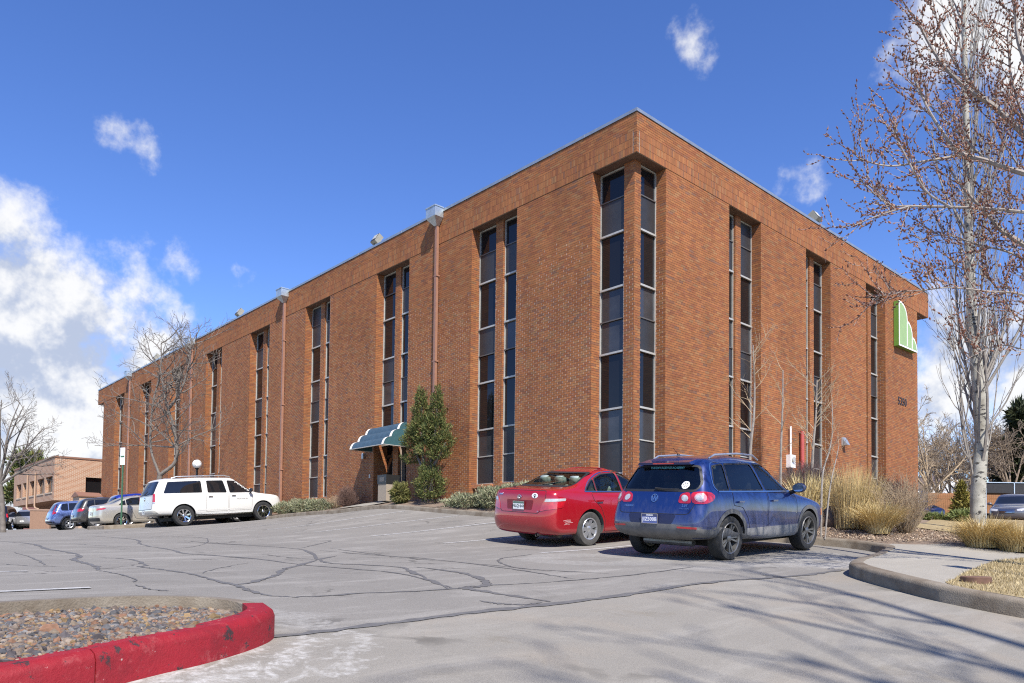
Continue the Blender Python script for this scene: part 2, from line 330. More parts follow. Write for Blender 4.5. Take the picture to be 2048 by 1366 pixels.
mesh_obj('ground', [(-2500, -2500, -.35), (2500, -2500, -.35), (2500, 2500, -.35), (-2500, 2500, -.35)], [(0, 1, 2, 3)], M_ground)['kind'] = 'structure'
lot = bpy.data.objects['parking_lot']

# kerbs
KL = [(-52, -1.7), (-40, -1.7), (-28.6, -1.7), (-28.6, -1.7)]
c1 = curb('kerb', resample([(-52, -1.7), (0, -1.7)], .9, False), .16, .15, gz, M_curb, side=1)
c2 = curb('kerb', [p for p in LOOPS if p[1] > -5.25 and p[0] < 8], .16, .17, gz, M_curb, side=1)
c3 = curb('kerb', [p for p in LOOPS if p[1] <= -5.1 or p[0] > 8] + [(12.6, y) for y in range(-4, 60, 4)], .17, .17, gz, M_curb, side=1)
for c in (c1, c2, c3): c['kind'] = 'structure'

# planted slope round the building, pavement and verge
off = lambda P, d: [(P[i][0] - (P[min(i + 1, len(P) - 1)][1] - P[max(i - 1, 0)][1]) / (math.hypot(P[min(i + 1, len(P) - 1)][0] - P[max(i - 1, 0)][0], P[min(i + 1, len(P) - 1)][1] - P[max(i - 1, 0)][1]) or 1) * d,
                     P[i][1] + (P[min(i + 1, len(P) - 1)][0] - P[max(i - 1, 0)][0]) / (math.hypot(P[min(i + 1, len(P) - 1)][0] - P[max(i - 1, 0)][0], P[min(i + 1, len(P) - 1)][1] - P[max(i - 1, 0)][1]) or 1) * d) for i in range(len(P))]
INN = off(LOOPS, .155)
LP_ = np.array(LOOPS[::2])
def vz(x, y):
    """verge and pavement: level with the kerb top at the kerb, easing onto the slope behind"""
    d = float(np.min(np.hypot(LP_[:, 0] - x, LP_[:, 1] - y))); t = min(1, max(0, (d - .2) / 1.1)); t = t * t * (3 - 2 * t); return (gz(x, y) + .163) * (1 - t) + lz(x, y) * t
bedP = [(-52, -1.55), (-26, -1.55)] + [p for p in INN if p[0] < 6.7 and p[1] > -1.5] + [(6.95, -1.5), (7.6, -1.2), (8.3, -.5), (9.0, .05), (10.3, 1.2), (12.4, 3.0), (12.4, 90), (-30, 90), (-30, 30), (-52, 30)]
sheet('planting_bed', bedP, .6, lambda x, y: vz(x, y) if x > 1 and y < 4 else lz(x, y), M_mulch, -.012, .4)['kind'] = 'structure'
walkP = [p for p in INN if p[1] <= -1.2 and p[1] > -7.25 and p[0] < 9.85 and p[0] > 6.6] + [(9.83, -7.22), (9.66, -6.9), (9.6, -6.4), (9.45, -5.6), (9.25, -4.4), (8.98, -2.6), (9.1, -1.2), (9.6, -.4), (12.4, 2.0), (12.4, 3.6), (10, 1.6), (8.7, .45), (8.0, -.1), (7.4, -.75), (6.84, -.95)]
sheet('pavement', walkP, .3, vz, M_walk, .006, .2)['kind'] = 'structure'
lawnP = [(9.83, -7.22)] + [p for p in INN if p[0] > 9.85] + [(12.42, -4), (12.42, 2.0), (9.6, -.4), (9.1, -1.2), (8.98, -2.6), (9.25, -4.4), (9.45, -5.6), (9.6, -6.4), (9.66, -6.9)]
M_dry = paving('dry_turf', (.30, .235, .125), (.37, .30, .17), (.21, .155, .075), 60)
lawn_z = lambda x, y: vz(x, y) + .002
sheet('lawn', lawnP, .3, lawn_z, M_dry, .008, .2)['kind'] = 'structure'
lawn2P = [(6.1, 1.9), (7.6, 1.5), (9.2, 2.6), (12.3, 5.4), (12.3, 20), (5, 22), (4.6, 8)]
sheet('lawn', lawn2P, .7, lz, M_dry, .02, .5)['kind'] = 'structure'

# stall lines, crack sealant, apron joint
for i, x in enumerate((3.15, .4, -2.3, -5.0, -7.7, -10.4, -13.1, -15.8)):
    mb = MB(); ribbon(mb, resample([(x, -6.55 if x < 5 else -5.9), (x, -1.95 if x < 3 else -1.7)], .3, False), .10, gz, .005); mb.build('parking_line', M_line, lot)
for x in (5.0, 2.3, -.4, -3.1):
    mb = MB(); ribbon(mb, resample([(x, -14.0), (x + .05, -19.5)], .3, False), .10, gz, .005); mb.build('parking_line', M_line, lot)
TAR = [[(4.18,-12.73),(5.2,-12.78),(4.8,-12.28),(4.37,-11.94),(3.58,-11.44),(2.91,-10.86),(2.18,-10.23),(1.65,-9.65)],[(5.2,-12.78),(5.95,-12.88),(6.32,-12.69),(6.37,-12.14),(6.55,-11.13),(6.51,-10.83),(6.7,-9.91)],[(.14,-11.25),(1.37,-10.94),(3.16,-10.96),(4.73,-10.7),(5.64,-10.84),(6.55,-11.13)],[(-3.51,-9.91),(-.34,-9.36),(2.34,-10.32),(3.09,-10.51),(4.13,-10.17),(5.11,-10.56),(6.47,-11.13)],[(-.34,-9.36),(-1.83,-7.84),(-2.05,-7.88),(-2.61,-8.22)],[(.36,-9.25),(1.82,-9.12),(2.96,-8.91),(4.73,-9.06),(6.16,-9.36),(6.64,-9.42)],[(-.12,-8.79),(2.61,-9.06),(4.24,-8.95),(5.79,-8.98)],[(4.27,-9.97),(5.2,-10.02),(6.01,-10.29),(6.53,-10.68),(6.58,-10.97),(6.95,-10.97),(7.7,-10.91)],[(3.26,-6.83),(3.68,-7.9),(4.19,-8.42),(5.15,-8.97),(5.7,-8.89),(6.46,-8.62)],[(.5,-10.41),(1.54,-10.41),(2.34,-10.32)],[(6.7,-9.91),(6.73,-8.61),(6.38,-6.67)],[(7.31,-11.4),(7.51,-11.36),(7.68,-11.21),(7.69,-11.01)],[(-6.69,-12.92),(-5.29,-12.72),(-4.27,-12.7),(-2.54,-12.85),(-1.5,-12.76),(-.49,-12.82),(.3,-13.09),(1.12,-13.13),(1.9,-13.18),(2.61,-13.34)],[(.06,-12.68),(.66,-12.43),(1.89,-12.6),(2.21,-12.76),(2.81,-12.72),(3.96,-12.71),(4.95,-12.82),(5.23,-12.79),(5.76,-12.86)],[(-10.98,-10.17),(-6.47,-10.33),(-3.69,-11.0),(-1.46,-11.17),(-.33,-11.31),(.37,-11.12),(1.51,-11.02)],[(-4.63,-12.0),(-3.44,-11.75),(-3.08,-11.42)],[(-1.66,-11.14),(-2.71,-10.18),(-5.58,-9.01),(-7.12,-9.15)],[(-4.81,-9.8),(-3.22,-9.74),(-2.04,-9.48)],[(3.81,-12.6),(3.03,-12.07),(2.25,-11.34)],[(4.88,-13.59),(5.35,-13.58),(5.5,-13.47)],[(4.61,-13.54),(4.17,-13.39),(3.04,-13.33),(2.61,-13.34)],[(-1.94,-13.44),(.24,-13.53),(1.37,-13.63)],[(.82,-14.05),(1.26,-13.85),(1.68,-13.53)]]
TW = [.085,.06,.06,.085,.05,.05,.04,.12,.05,.03,.045,.06,.09,.07,.07,.03,.035,.035,.025,.03,.03,.03,.03]
mb = MB()
for l, w in zip(TAR, TW):
    s = spline(l, 9); n = len(s)
    s = [(x + rnd.gauss(0, .014), y + rnd.gauss(0, .014)) for x, y in s]
    ribbon(mb, s, [w * rnd.uniform(.3, 1.15) * min(1, .3 + 6 * min(i, n - 1 - i) / n) for i in range(n)], gz, .004)
mb.build('crack_sealant', M_tar, lot)
mb = MB(); s = [(7.79 + .05 * math.sin(y * 1.7) + rnd.gauss(0, .012), y) for y in np.arange(-14, -5.1, .12)]
ribbon(mb, s, [rnd.uniform(.05, .13) for _ in s], gz, .006); mb.build('edge_sealant', M_tar, lot)

# kerbed island with gravel
E_ = [(9.1, -23), (9.05, -18), (8.92, -16), (8.74, -15.23), (8.64, -14.93), (8.49, -14.59), (8.32, -14.19), (8.09, -13.83), (7.86, -13.61), (7.62, -13.54)]
W_ = [(7.62, -13.54), (7.40, -13.57), (7.17, -13.71), (6.99, -14.0), (6.9, -14.35), (6.9, -14.8), (6.95, -15.6), (7.0, -18), (7.05, -23)]
m, nt, B, N, L = nmat('red_kerb_paint'); B.inputs['Roughness'].default_value = .62
tc = N('ShaderNodeTexCoord').outputs['Object']
def nz(s, d=6, r_=.6):
    n = N('ShaderNodeTexNoise'); n.inputs['Scale'].default_value = s; n.inputs['Detail'].default_value = d; n.inputs['Roughness'].default_value = r_; L(tc, n.inputs['Vector']); return n.outputs[0]
def rp(v, a, b):
    n = N('ShaderNodeMapRange'); L(v, n.inputs[0]); n.inputs[1].default_value = a; n.inputs[2].default_value = b; return n.outputs[0]
def mxx(f, a, b):
    n = N('ShaderNodeMix'); n.data_type = 'RGBA'; L(f, n.inputs[0])
    for i, v in ((6, a), (7, b)):
        if isinstance(v, tuple): n.inputs[i].default_value = (*v, 1)
        else: L(v, n.inputs[i])
    return n.outputs[2]
c = mxx(rp(nz(4), .3, .7), (.285, .006, .013), (.22, .006, .011)); c = mxx(rp(nz(2.2, 7, .7), .52, .72), c, (.15, .006, .010)); c = mxx(rp(nz(5, 8, .75), .56, .74), c, (.36, .085, .08)); c = mxx(rp(nz(7, 8, .75), .60, .63), c, (.045, .02, .02)); c = mxx(rp(nz(13, 8, .8), .635, .66), c, (.42, .30, .27)); c = mxx(rp(nz(40, 6, .8), .68, .72), c, (.45, .33, .30))
L(c, B.inputs['Base Color']); bp = N('ShaderNodeBump'); bp.inputs['Strength'].default_value = .7; bp.inputs['Distance'].default_value = .012; L(nz(18, 8, .75), bp.inputs['Height']); L(bp.outputs[0], B.inputs['Normal'])
M_red = m
Es = resample(spline(E_, 10), .06, False)
cut = [0]; acc = 0
for i in range(1, len(Es)):
    acc += math.dist(Es[i], Es[i - 1])
    if 8.2 < acc < 8.27 and len(cut) == 1: cut.append(i)
cut.append(len(Es))
for a, b in zip(cut[:-1], cut[1:]):
    curb('red_kerb', (Es[a:b] + [tuple(np.array(Es[b - 1]) * .2 + np.array(Es[b]) * .8)]) if b < len(Es) else Es[a:], .17, .19, gz, M_red, side=1)['kind'] = 'structure'
curb('kerb', spline(W_, 8), .15, .175, gz, M_curb, side=1)['kind'] = 'structure'
isl = off(Es, .12) + off(spline(W_, 8), .1)
iz = lambda x, y: gz(x, y) + .108 - .035 * math.sin(x * 2) + .03 * math.cos(y * 1.3)
sheet('island_soil', isl, .3, iz, M_mulch, -.02)['kind'] = 'structure'
# crushed stone
ico = bmesh.new(); bmesh.ops.create_icosphere(ico, subdivisions=1, radius=1.0); IV = np.array([v.co[:] for v in ico.verts]); IF = np.array([[v.index for v in f.verts] for f in ico.faces]); ico.free()
def color_mesh(name, V, F, cols, m, parent=None, attr='tint'):
    """V (n,3), F (k,m), one colour for each face"""
    me = bpy.data.meshes.new(name); k = F.shape[1]
    me.vertices.add(len(V)); me.vertices.foreach_set('co', V.astype(np.float32).ravel())
    me.loops.add(F.size); me.loops.foreach_set('vertex_index', F.astype(np.int32).ravel())
    me.polygons.add(len(F)); me.polygons.foreach_set('loop_start', np.arange(0, F.size, k, dtype=np.int32)); me.polygons.foreach_set('loop_total', np.full(len(F), k, dtype=np.int32))
    a = me.attributes.new(attr, 'FLOAT_COLOR', 'FACE'); a.data.foreach_set('color', np.concatenate([cols, np.ones((len(cols), 1))], 1).astype(np.float32).ravel())
    me.polygons.foreach_set('use_smooth', np.zeros(len(F), bool)); me.update(calc_edges=True); me.validate(); me.materials.append(m)
    o = bpy.data.objects.new(name, me); return link(o, parent)
def attr_mat(name, rough=.85, var=.12, scale=30, bump=.3, spec=.3, translucent=0.0):
    m, nt, B, N, L = nmat(name); B.inputs['Roughness'].default_value = rough; B.inputs['Specular IOR Level'].default_value = spec
    a = N('ShaderNodeAttribute'); a.attribute_name = 'tint'
    tc = N('ShaderNodeTexCoord'); n = N('ShaderNodeTexNoise'); n.inputs['Scale'].default_value = scale; n.inputs['Detail'].default_value = 5; L(tc.outputs['Object'], n.inputs['Vector'])
    mr = N('ShaderNodeMapRange'); L(n.outputs[0], mr.inputs[0]); mr.inputs[1].default_value = .25; mr.inputs[2].default_value = .75; mr.inputs[3].default_value = 1 - var; mr.inputs[4].default_value = 1 + var
    mu = N('ShaderNodeVectorMath'); mu.operation = 'SCALE'; L(a.outputs['Color'], mu.inputs[0]); L(mr.outputs[0], mu.inputs[3]); L(mu.outputs[0], B.inputs['Base Color'])
    if bump: bp = N('ShaderNodeBump'); bp.inputs['Strength'].default_value = bump; bp.inputs['Distance'].default_value = .004; L(n.outputs[0], bp.inputs['Height']); L(bp.outputs[0], B.inputs['Normal'])
    MATS[name] = m; return m
def scatter_rocks(name, poly, n, size, zf, pal, m, sink=.3, yr=None):
    P = []
    x0, x1 = min(p[0] for p in poly), max(p[0] for p in poly); y0, y1 = min(p[1] for p in poly), max(p[1] for p in poly)
    if yr: y0, y1 = yr
    X = nrng.uniform(x0, x1, n * 6); Y = nrng.uniform(y0, y1, n * 6); k = np.nonzero(in_poly_np(X, Y, poly))[0][:n]
    P = np.array([(X[i], Y[i], zf(X[i], Y[i])) for i in k]); n = len(P)
    S = size * np.exp(nrng.normal(0, .38, n))[:, None, None] * nrng.uniform(.55, 1.25, (n, 1, 3)); S[:, :, 2] *= .75
    J = IV[None] * nrng.uniform(.72, 1.25, (n, 12, 1)) * S
    a = nrng.uniform(0, 6.28, n); t = nrng.normal(0, .5, n); ca, sa, ct, st = np.cos(a), np.sin(a), np.cos(t), np.sin(t)
    X = J[:, :, 0] * ct[:, None] + J[:, :, 2] * st[:, None]; Z = -J[:, :, 0] * st[:, None] + J[:, :, 2] * ct[:, None]; Y = J[:, :, 1]
    V = np.stack([X * ca[:, None] - Y * sa[:, None], X * sa[:, None] + Y * ca[:, None], Z], 2) + P[:, None, :]
    V[:, :, 2] += (nrng.uniform(0, 1, n)[:, None] * 1.2 - sink) * size
    F = (IF[None] + 12 * np.arange(n)[:, None, None]).reshape(-1, 3)
    pc = np.array(pal)[nrng.integers(0, len(pal), n)] * nrng.uniform(.7, 1.25, (n, 1)); cols = np.repeat(pc, 20, 0)
    o = color_mesh(name, V.reshape(-1, 3), F, cols, m); o['kind'] = 'stuff'; return o
M_rock = attr_mat('crushed_stone', .85, .25, 45)
STONE = [tuple(q * .58 for q in c_) for c_ in [(.34, .27, .21), (.30, .22, .16), (.17, .165, .165), (.12, .12, .125), (.26, .25, .24), (.40, .31, .22), (.33, .18, .11), (.22, .17, .14), (.36, .24, .12), (.15, .13, .13)]]
g_ = scatter_rocks('gravel', isl, 18000, .0138, iz, STONE, M_rock, yr=(-16.2, -13.5)); tag(g_, 'brown and grey crushed stone filling the red-kerbed island', 'gravel', kind='stuff')
# ------------------------------------------------------------------ the brick office building
ZF, ZT, ZB = 12.16, 13.24, 1.2             # fascia underside, top of brick, foot of the walls
L1, L2 = 52.2, 21.05                       # length of the two street fronts
S1, W1, A1, N1 = 5.824, 2.2, 4.673, 1.545  # window bays on the long front: pitch, width, first, corner notch
S2, W2, B1, N2 = 4.934, 1.88, 4.53, 1.31   # and on the short front
DR, DP = .335, .26                         # depth of the glazing and of the brick mullion piers
CH, BL = .0677, .2032                      # brick course and length
bld = empty('office_building', (0, 0, ZB)); tag(bld, 'three-storey orange brick office block with tall paired window slots', 'building')
def bp(o): o.location = (0, 0, -ZB); return o       # parts keep world coordinates under the root
BR_P, BR_L, BR_H, BR_C, BR_O = [], [], [], [], []   # bricks: centre, along-vector, up-vector, colour, outward
PAL = .78 * np.array([(.43, .165, .062), (.40, .145, .055), (.46, .195, .075), (.35, .115, .05), (.42, .22, .10), (.30, .105, .055), (.24, .115, .08), (.38, .15, .06), (.45, .17, .058), (.20, .12, .10), (.33, .19, .10)])
PAL = PAL * .6 + .4 * PAL[:9].mean(0); PAL = PAL * np.array((.87, .86, .80))
PW = np.array([18, 16, 12, 13, 8, 8, 4.5, 14, 12, 2, 4]); PW = PW / PW.sum()
def bricks(o, u, n, u0, u1, z0, z1, phase=0.0, soldier=False, z_ref=ZF):
    """lay bricks on the plane through o with in-plane direction u and outward normal n, between u0..u1 and z0..z1"""
    o, u, n = np.array(o, float), np.array(u, float), np.array(n, float)
    ch, bl = (CH * 3, CH) if soldier else (CH, BL)
    k0 = int(math.floor((z0 - z_ref) / ch + .5)); k1 = int(math.floor((z1 - z_ref) / ch + .5))
    for k in range(k0, k1):
        za, zb = z_ref + k * ch, z_ref + (k + 1) * ch; off_ = 0 if soldier else (k % 2) * bl / 2
        st = math.floor((u0 - phase - off_) / bl); a = phase + off_ + st * bl
        while a < u1 - .01:
            s, e = max(a, u0), min(a + bl, u1); a += bl
            if e - s < .03: continue
            BR_P.append(o + u * ((s + e) / 2) + np.array((0, 0, (za + zb) / 2))); BR_L.append(u * ((e - s) / 2 - .0045)); BR_H.append((zb - za) / 2 - .0047); BR_O.append(n)
core = MB(); G = .007        # mortar body stands this far behind the brick faces
X_, Y_ = np.array((1., 0, 0)), np.array((0, 1., 0))
def wall_panel(axis, a0, a1, z0, z1):
    if axis == 'L': bricks((0, 0, 0), -X_, -Y_, a0, a1, z0, z1); core.box(-a1 + G, -a0 - G, G, .6, z0, z1)
    else: bricks((0, 0, 0), Y_, X_, a0, a1, z0, z1); core.box(-.6, -G, a0 + G, a1 - G, z0, z1)
notchL = [(A1 + k * S1, A1 + k * S1 + W1) for k in range(8)]; notchR = [(B1 + k * S2, B1 + k * S2 + W2) for k in range(3)]
# piers between the slots
e = N1
for a, b in notchL + [(L1 - N1, None)]: wall_panel('L', e, a, ZB + .8, ZF); e = b
e = N2
for a, b in notchR + [(L2 - N2, None)]: wall_panel('R', e, a, ZB + .8, ZF); e = b
# fascia: seven stretcher courses over three soldier courses, toothed at the corner
zs = ZF + 9 * CH
PF = .012                                  # the fascia stands this far proud of the piers
for o_, u_, n_, l_ in ((np.array((PF, -PF, 0)), -X_, -Y_, L1 + PF), (np.array((PF, -PF, 0)), Y_, X_, L2 + PF)):
    bricks(o_, u_, n_, 0, l_, zs, ZT + .01); bricks(o_, u_, n_, .11, l_ - .11, ZF, zs - .01, 0, True)
    bricks(o_, u_, n_, 0, .11, ZF, zs); bricks(o_, u_, n_, l_ - .11, l_, ZF, zs)
core.box(-L1, PF - G, G - PF, .5, ZF + .004, ZT); core.box(-.5, PF - G, .504, L2, ZF + .004, ZT); core.box(-L1 + G, -L1 + .5, .504, L2 - G, ZF + .004, ZT); core.box(-L1 + .504, -.504, L2 - .5, L2 - G, ZF + .004, ZT)
# reveals of the slots (long front: jamb facing +x on the left, -x on the right; short front likewise)
for a, b in notchL:
    dd = .62 if 10 < a < 11 else DR + .02
    bricks((-b, 0, 0), Y_, X_, 0, dd, ZB + .8, ZF, .1); bricks((-a, 0, 0), Y_, -X_, 0, dd, ZB + .8, ZF, .1)
for a, b in notchR:
    bricks((0, b, 0), -X_, -Y_, 0, DR + .02, ZB + .8, ZF, .1); bricks((0, a, 0), -X_, Y_, 0, DR + .02, ZB + .8, ZF, .1)
bricks((-N1, 0, 0), Y_, X_, 0, DR + .02, ZB + .8, ZF, .1); bricks((0, N2, 0), -X_, -Y_, 0, DR + .02, ZB + .8, ZF, .1)
bricks((-(L1 - N1), 0, 0), Y_, -X_, 0, DR + .02, ZB + .8, ZF, .1); bricks((0, L2 - N2, 0), -X_, Y_, 0, DR + .02, ZB + .8, ZF, .1)
# slim brick piers in the middle of each slot
PWD = .35; ZS = 3.625
def slim_pier(axis, c, z0):
    h = PWD / 2 if axis == 'L' else .155
    if axis == 'L':
        bricks((0, DP, 0), -X_, -Y_, c - h, c + h, z0, ZF, .1); core.box(-c - h + G, -c + h - G, DP + G, .6, z0, ZF)
        bricks((-(c - h), 0, 0), Y_, X_, DP, DR + .02, z0, ZF, .05); bricks((-(c + h), 0, 0), Y_, -X_, DP, DR + .02, z0, ZF, .05)
    else:
        bricks((-DP, 0, 0), Y_, X_, c - h, c + h, z0, ZF, .1); core.box(-.6, -DP - G, c - h + G, c + h - G, z0, ZF)
        bricks((0, c + h, 0), -X_, Y_, DP, DR + .02, z0, ZF, .05); bricks((0, c - h, 0), -X_, -Y_, DP, DR + .02, z0, ZF, .05)
for a, b in notchL: slim_pier('L', (a + b) / 2, ZB + .8)
for a, b in notchR: slim_pier('R', (a + b) / 2, ZB + .8)
# corner pier, set back from both fronts
CP = .28
bricks((0, CP, 0), -X_, -Y_, CP, .645, ZB + .8, ZF, .03); bricks((-CP, 0, 0), Y_, X_, CP, .56, ZB + .8, ZF, .03)
bricks((-.645, 0, 0), Y_, -X_, CP, DR + .03, ZB + .8, ZF); bricks((0, .56, 0), -X_, Y_, CP, DR + .03, ZB + .8, ZF)
core.box(-.645 + G, -CP - G, CP + G, .56 - G, ZB + .8, ZF)
# apron brickwork below the sills
for a, b in notchL:
    if a > 10 and a < 11: continue
    c = (a + b) / 2
    for s, e in ((a, c - PWD / 2), (c + PWD / 2, b)):
        bricks((0, DR - .07, 0), -X_, -Y_, s, e, ZB + .8, ZS - .12, .1); core.box(-e, -s, DR - .07 + G, .6, ZB + .8, ZS - .12)
for a, b in notchR:
    c = (a + b) / 2
    for s, e in ((a, c - .155), (c + .155, b)):
        bricks((-DR + .07, 0, 0), Y_, X_, s, e, ZB + .8, ZS - .12, .1); core.box(-.6, -DR + .07 - G, s, e, ZB + .8, ZS - .12)
core.box(-N1, -.645, DR - .06, .6, ZB + .8, ZS - .12); core.box(-.6, -DR + .06, .56, N2, ZB + .8, ZS - .12)
M_mortar = mat('pale_mortar', (.30, .24, .19), .95, var=.15, scale=30)
wall = bp(core.build('wall', M_mortar, bld))
# soffit of the fascia, roof deck and plain back walls
back = MB(); back.box(-L1 + .02, -L1 + .5, .6, L2 - .6, ZB, ZF); back.box(-L1 + N1, -.6, L2 - .5, L2 - .02, ZB, ZF)
bp(back.build('back_wall', mat('rear_brick', (.40, .15, .06), .9, var=.25, scale=25), bld))
rf = MB(); rf.box(-L1 + .5, -.5, .5, L2 - .5, ZT - .45, ZT - .3); bp(rf.build('roof', mat('roof_gravel', (.4, .38, .35), .9, var=.2), bld))
M_sof = mat('soffit_board', (.13, .08, .055), .9, var=.2)
def soffit(*bx): sf = MB(); sf.box(*bx, ZF - .003, ZF + .003); bp(sf.build('soffit', M_sof, bld))
for a, b in notchL: soffit(-b, -a, .03, .6)
for a, b in notchR: soffit(-.6, -.03, a, b)
soffit(-N1, -.03, .03, .7); soffit(-.7, -.03, .701, N2); soffit(-L1 + .03, -L1 + N1, .03, N1); soffit(-N2, -.03, L2 - N2, L2 - .03)
# end blocks at the two far corner notches
for q in ((-L1 + .4, -L1 + N1 + .1, .45, 1.2), (-1.2, -.45, L2 - N2 - .1, L2 - .4)): eb = MB(); eb.box(*q, ZB, ZF); bp(eb.build('end_pier', mat('rear_brick', ()), bld))
# interior: floors and a dark core so the glass has depth
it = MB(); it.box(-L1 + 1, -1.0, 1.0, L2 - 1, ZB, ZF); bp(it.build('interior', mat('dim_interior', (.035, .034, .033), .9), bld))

# bricks: the largest in view are separate pieces, the rest one mesh
BP = np.array(BR_P); BLv = np.array(BR_L); BH = np.array(BR_H); BO = np.array(BR_O); nb = len(BP)
half = np.linalg.norm(BLv, axis=1)
cl = PAL[nrng.choice(len(PAL), nb, p=PW)] * nrng.uniform(.88, 1.12, (nb, 1))
Cc = np.array((12.545, -15.822, 1.6)); d = Cc - BP; dist = np.linalg.norm(d, axis=1); face = np.clip((d * BO).sum(1) / dist, 0, 1)
score = half * face / dist ** 2 * (BP[:, 2] > 4.4) * (half > .09) * (half < .1) * (np.abs(BH - (CH / 2 - .0047)) < 1e-6)
pick = np.argsort(-score)[:300]; isp = np.zeros(nb, bool); isp[pick] = True
def brick_geo(P, A, H, O):
    n = len(P); out = O * (nrng.uniform(-.0005, .0005, (n, 1))); zz = np.zeros((n, 3)); zz[:, 2] = H
    fr = P + out; bk = P - O * .014
    V = np.stack([fr - A - zz, fr + A - zz, fr + A + zz, fr - A + zz, bk - A - zz, bk + A - zz, bk + A + zz, bk - A + zz], 1)
    f = np.array([(0, 1, 2, 3), (4, 0, 3, 7), (1, 5, 6, 2), (3, 2, 6, 7), (4, 5, 1, 0)])
    return V, f
V, f = brick_geo(BP[~isp], BLv[~isp], BH[~isp], BO[~isp]); n = len(V)
flip = (np.cross(BLv[~isp], np.tile((0, 0, 1.), (n, 1))) * BO[~isp]).sum(1) < 0
F = (f[None] + 8 * np.arange(n)[:, None, None]); F[flip] = F[flip][:, :, ::-1]
M_brick = attr_mat('orange_brick', .86, .10, 22, .25)
def weather(m):
    """broad tonal drift and faint vertical run-off streaks over the brickwork"""
    nt = m.node_tree; N, L = nt.nodes.new, nt.links.new; B = nt.nodes['Principled BSDF']; src = B.inputs['Base Color'].links[0].from_socket
    g = N('ShaderNodeNewGeometry').outputs['Position']; mp = N('ShaderNodeMapping'); mp.inputs['Scale'].default_value = (1.6, 1.6, .10); L(g, mp.inputs['Vector'])
    def ns(v, s_, d, a, b, lo, hi):
        n = N('ShaderNodeTexNoise'); n.inputs['Scale'].default_value = s_; n.inputs['Detail'].default_value = d; L(v, n.inputs['Vector']); r_ = N('ShaderNodeMapRange'); L(n.outputs[0], r_.inputs[0]); r_.inputs[1].default_value = a; r_.inputs[2].default_value = b; r_.inputs[3].default_value = lo; r_.inputs[4].default_value = hi; return r_.outputs[0]
    a = ns(g, .32, 4, .3, .7, .88, 1.12); b = ns(mp.outputs[0], 1.0, 4, .35, .65, .93, 1.05); mu = N('ShaderNodeMath'); mu.operation = 'MULTIPLY'; L(a, mu.inputs[0]); L(b, mu.inputs[1])
    v = N('ShaderNodeVectorMath'); v.operation = 'SCALE'; L(src, v.inputs[0]); L(mu.outputs[0], v.inputs[3]); L(v.outputs[0], B.inputs['Base Color'])
weather(M_brick)
# flush head joints of pale mortar between the bricks of the long front
pale = (BO[:, 1] < -.5) & (nrng.uniform(0, 1, nb) < np.where(BP[:, 0] > -16, np.clip((10.7 - BP[:, 2]) / 2.2, 0, 1), 1.0)) & (BP[:, 2] < ZF)
hj = half > .02
P_ = BP[hj] + BLv[hj] / half[hj][:, None] * (half[hj][:, None] + .0045) - BO[hj] * .0018; ux = BLv[hj] / half[hj][:, None] * .0052; uz = np.zeros_like(ux); uz[:, 2] = BH[hj]
HV = np.stack([P_ - ux - uz, P_ - ux + uz, P_ + ux + uz, P_ + ux - uz], 1); nh = len(HV)
HF = np.arange(4)[None] + 4 * np.arange(nh)[:, None] + n * 8
V = np.concatenate([V.reshape(-1, 3), HV.reshape(-1, 3)]); F = np.concatenate([F.reshape(-1, 4), HF]); fc = np.concatenate([np.repeat(cl[~isp], 5, 0), np.where(pale[hj][:, None], (.62, .58, .51), (.20, .10, .06)) * nrng.uniform(.7, 1.1, (nh, 1))])
o = color_mesh('brickwork', V, F, fc, M_brick, bld); bp(o); o['kind'] = 'stuff'
BMS = {}
for i in pick:
    key = (round(BO[i][0]), round(BO[i][1]), rnd.randrange(12))
    if key not in BMS:
        V1, f1 = brick_geo(np.zeros((1, 3)), BLv[i:i + 1] / half[i] * (.0971), BH[i:i + 1], BO[i:i + 1]); F1 = f1.copy()
        if np.cross(BLv[i], (0, 0, 1.)) @ BO[i] < 0: F1 = F1[:, ::-1]
        t = color_mesh('brick', V1[0], F1, np.repeat((PAL[nrng.choice(len(PAL), p=PW)] * nrng.uniform(.92, 1.08))[None], 5, 0), M_brick); BMS[key] = t.data; bpy.data.objects.remove(t)
    b = bpy.data.objects.new('brick', BMS[key]); link(b, wall); b.location = BP[i]

# ------------------------------------------------------------------ glazing
m, nt, B, N, L = nmat('bronze_glass'); B.inputs['Base Color'].default_value = (.010, .010, .011, 1); B.inputs['Roughness'].default_value = .025; B.inputs['IOR'].default_value = 1.5; B.inputs['Specular IOR Level'].default_value = .45
tc = N('ShaderNodeTexCoord'); nn = N('ShaderNodeTexNoise'); nn.inputs['Scale'].default_value = .8; nn.inputs['Detail'].default_value = 2; L(tc.outputs['Object'], nn.inputs['Vector']); b_ = N('ShaderNodeBump'); b_.inputs['Strength'].default_value = .06; b_.inputs['Distance'].default_value = .05; L(nn.outputs[0], b_.inputs['Height']); L(b_.outputs[0], B.inputs['Normal'])
M_glass = m
M_screen = mat('grey_insect_screen', (.024, .025, .027), .45, var=.15, scale=3, spec=.6)
M_blind = mat('glass_over_blind', (.038, .039, .042), .12, var=.3, scale=1.5, spec=.6)
M_frame = mat('bronze_frame', (.13, .12, .11), .5, .4)
M_alum = mat('pale_aluminium', (.44, .43, .39), .42, .25, var=.12, scale=6)
ROWS = [ZF - .02, 11.31, 10.34, 8.815, 7.916, 6.997, 5.44, 4.55, ZS]
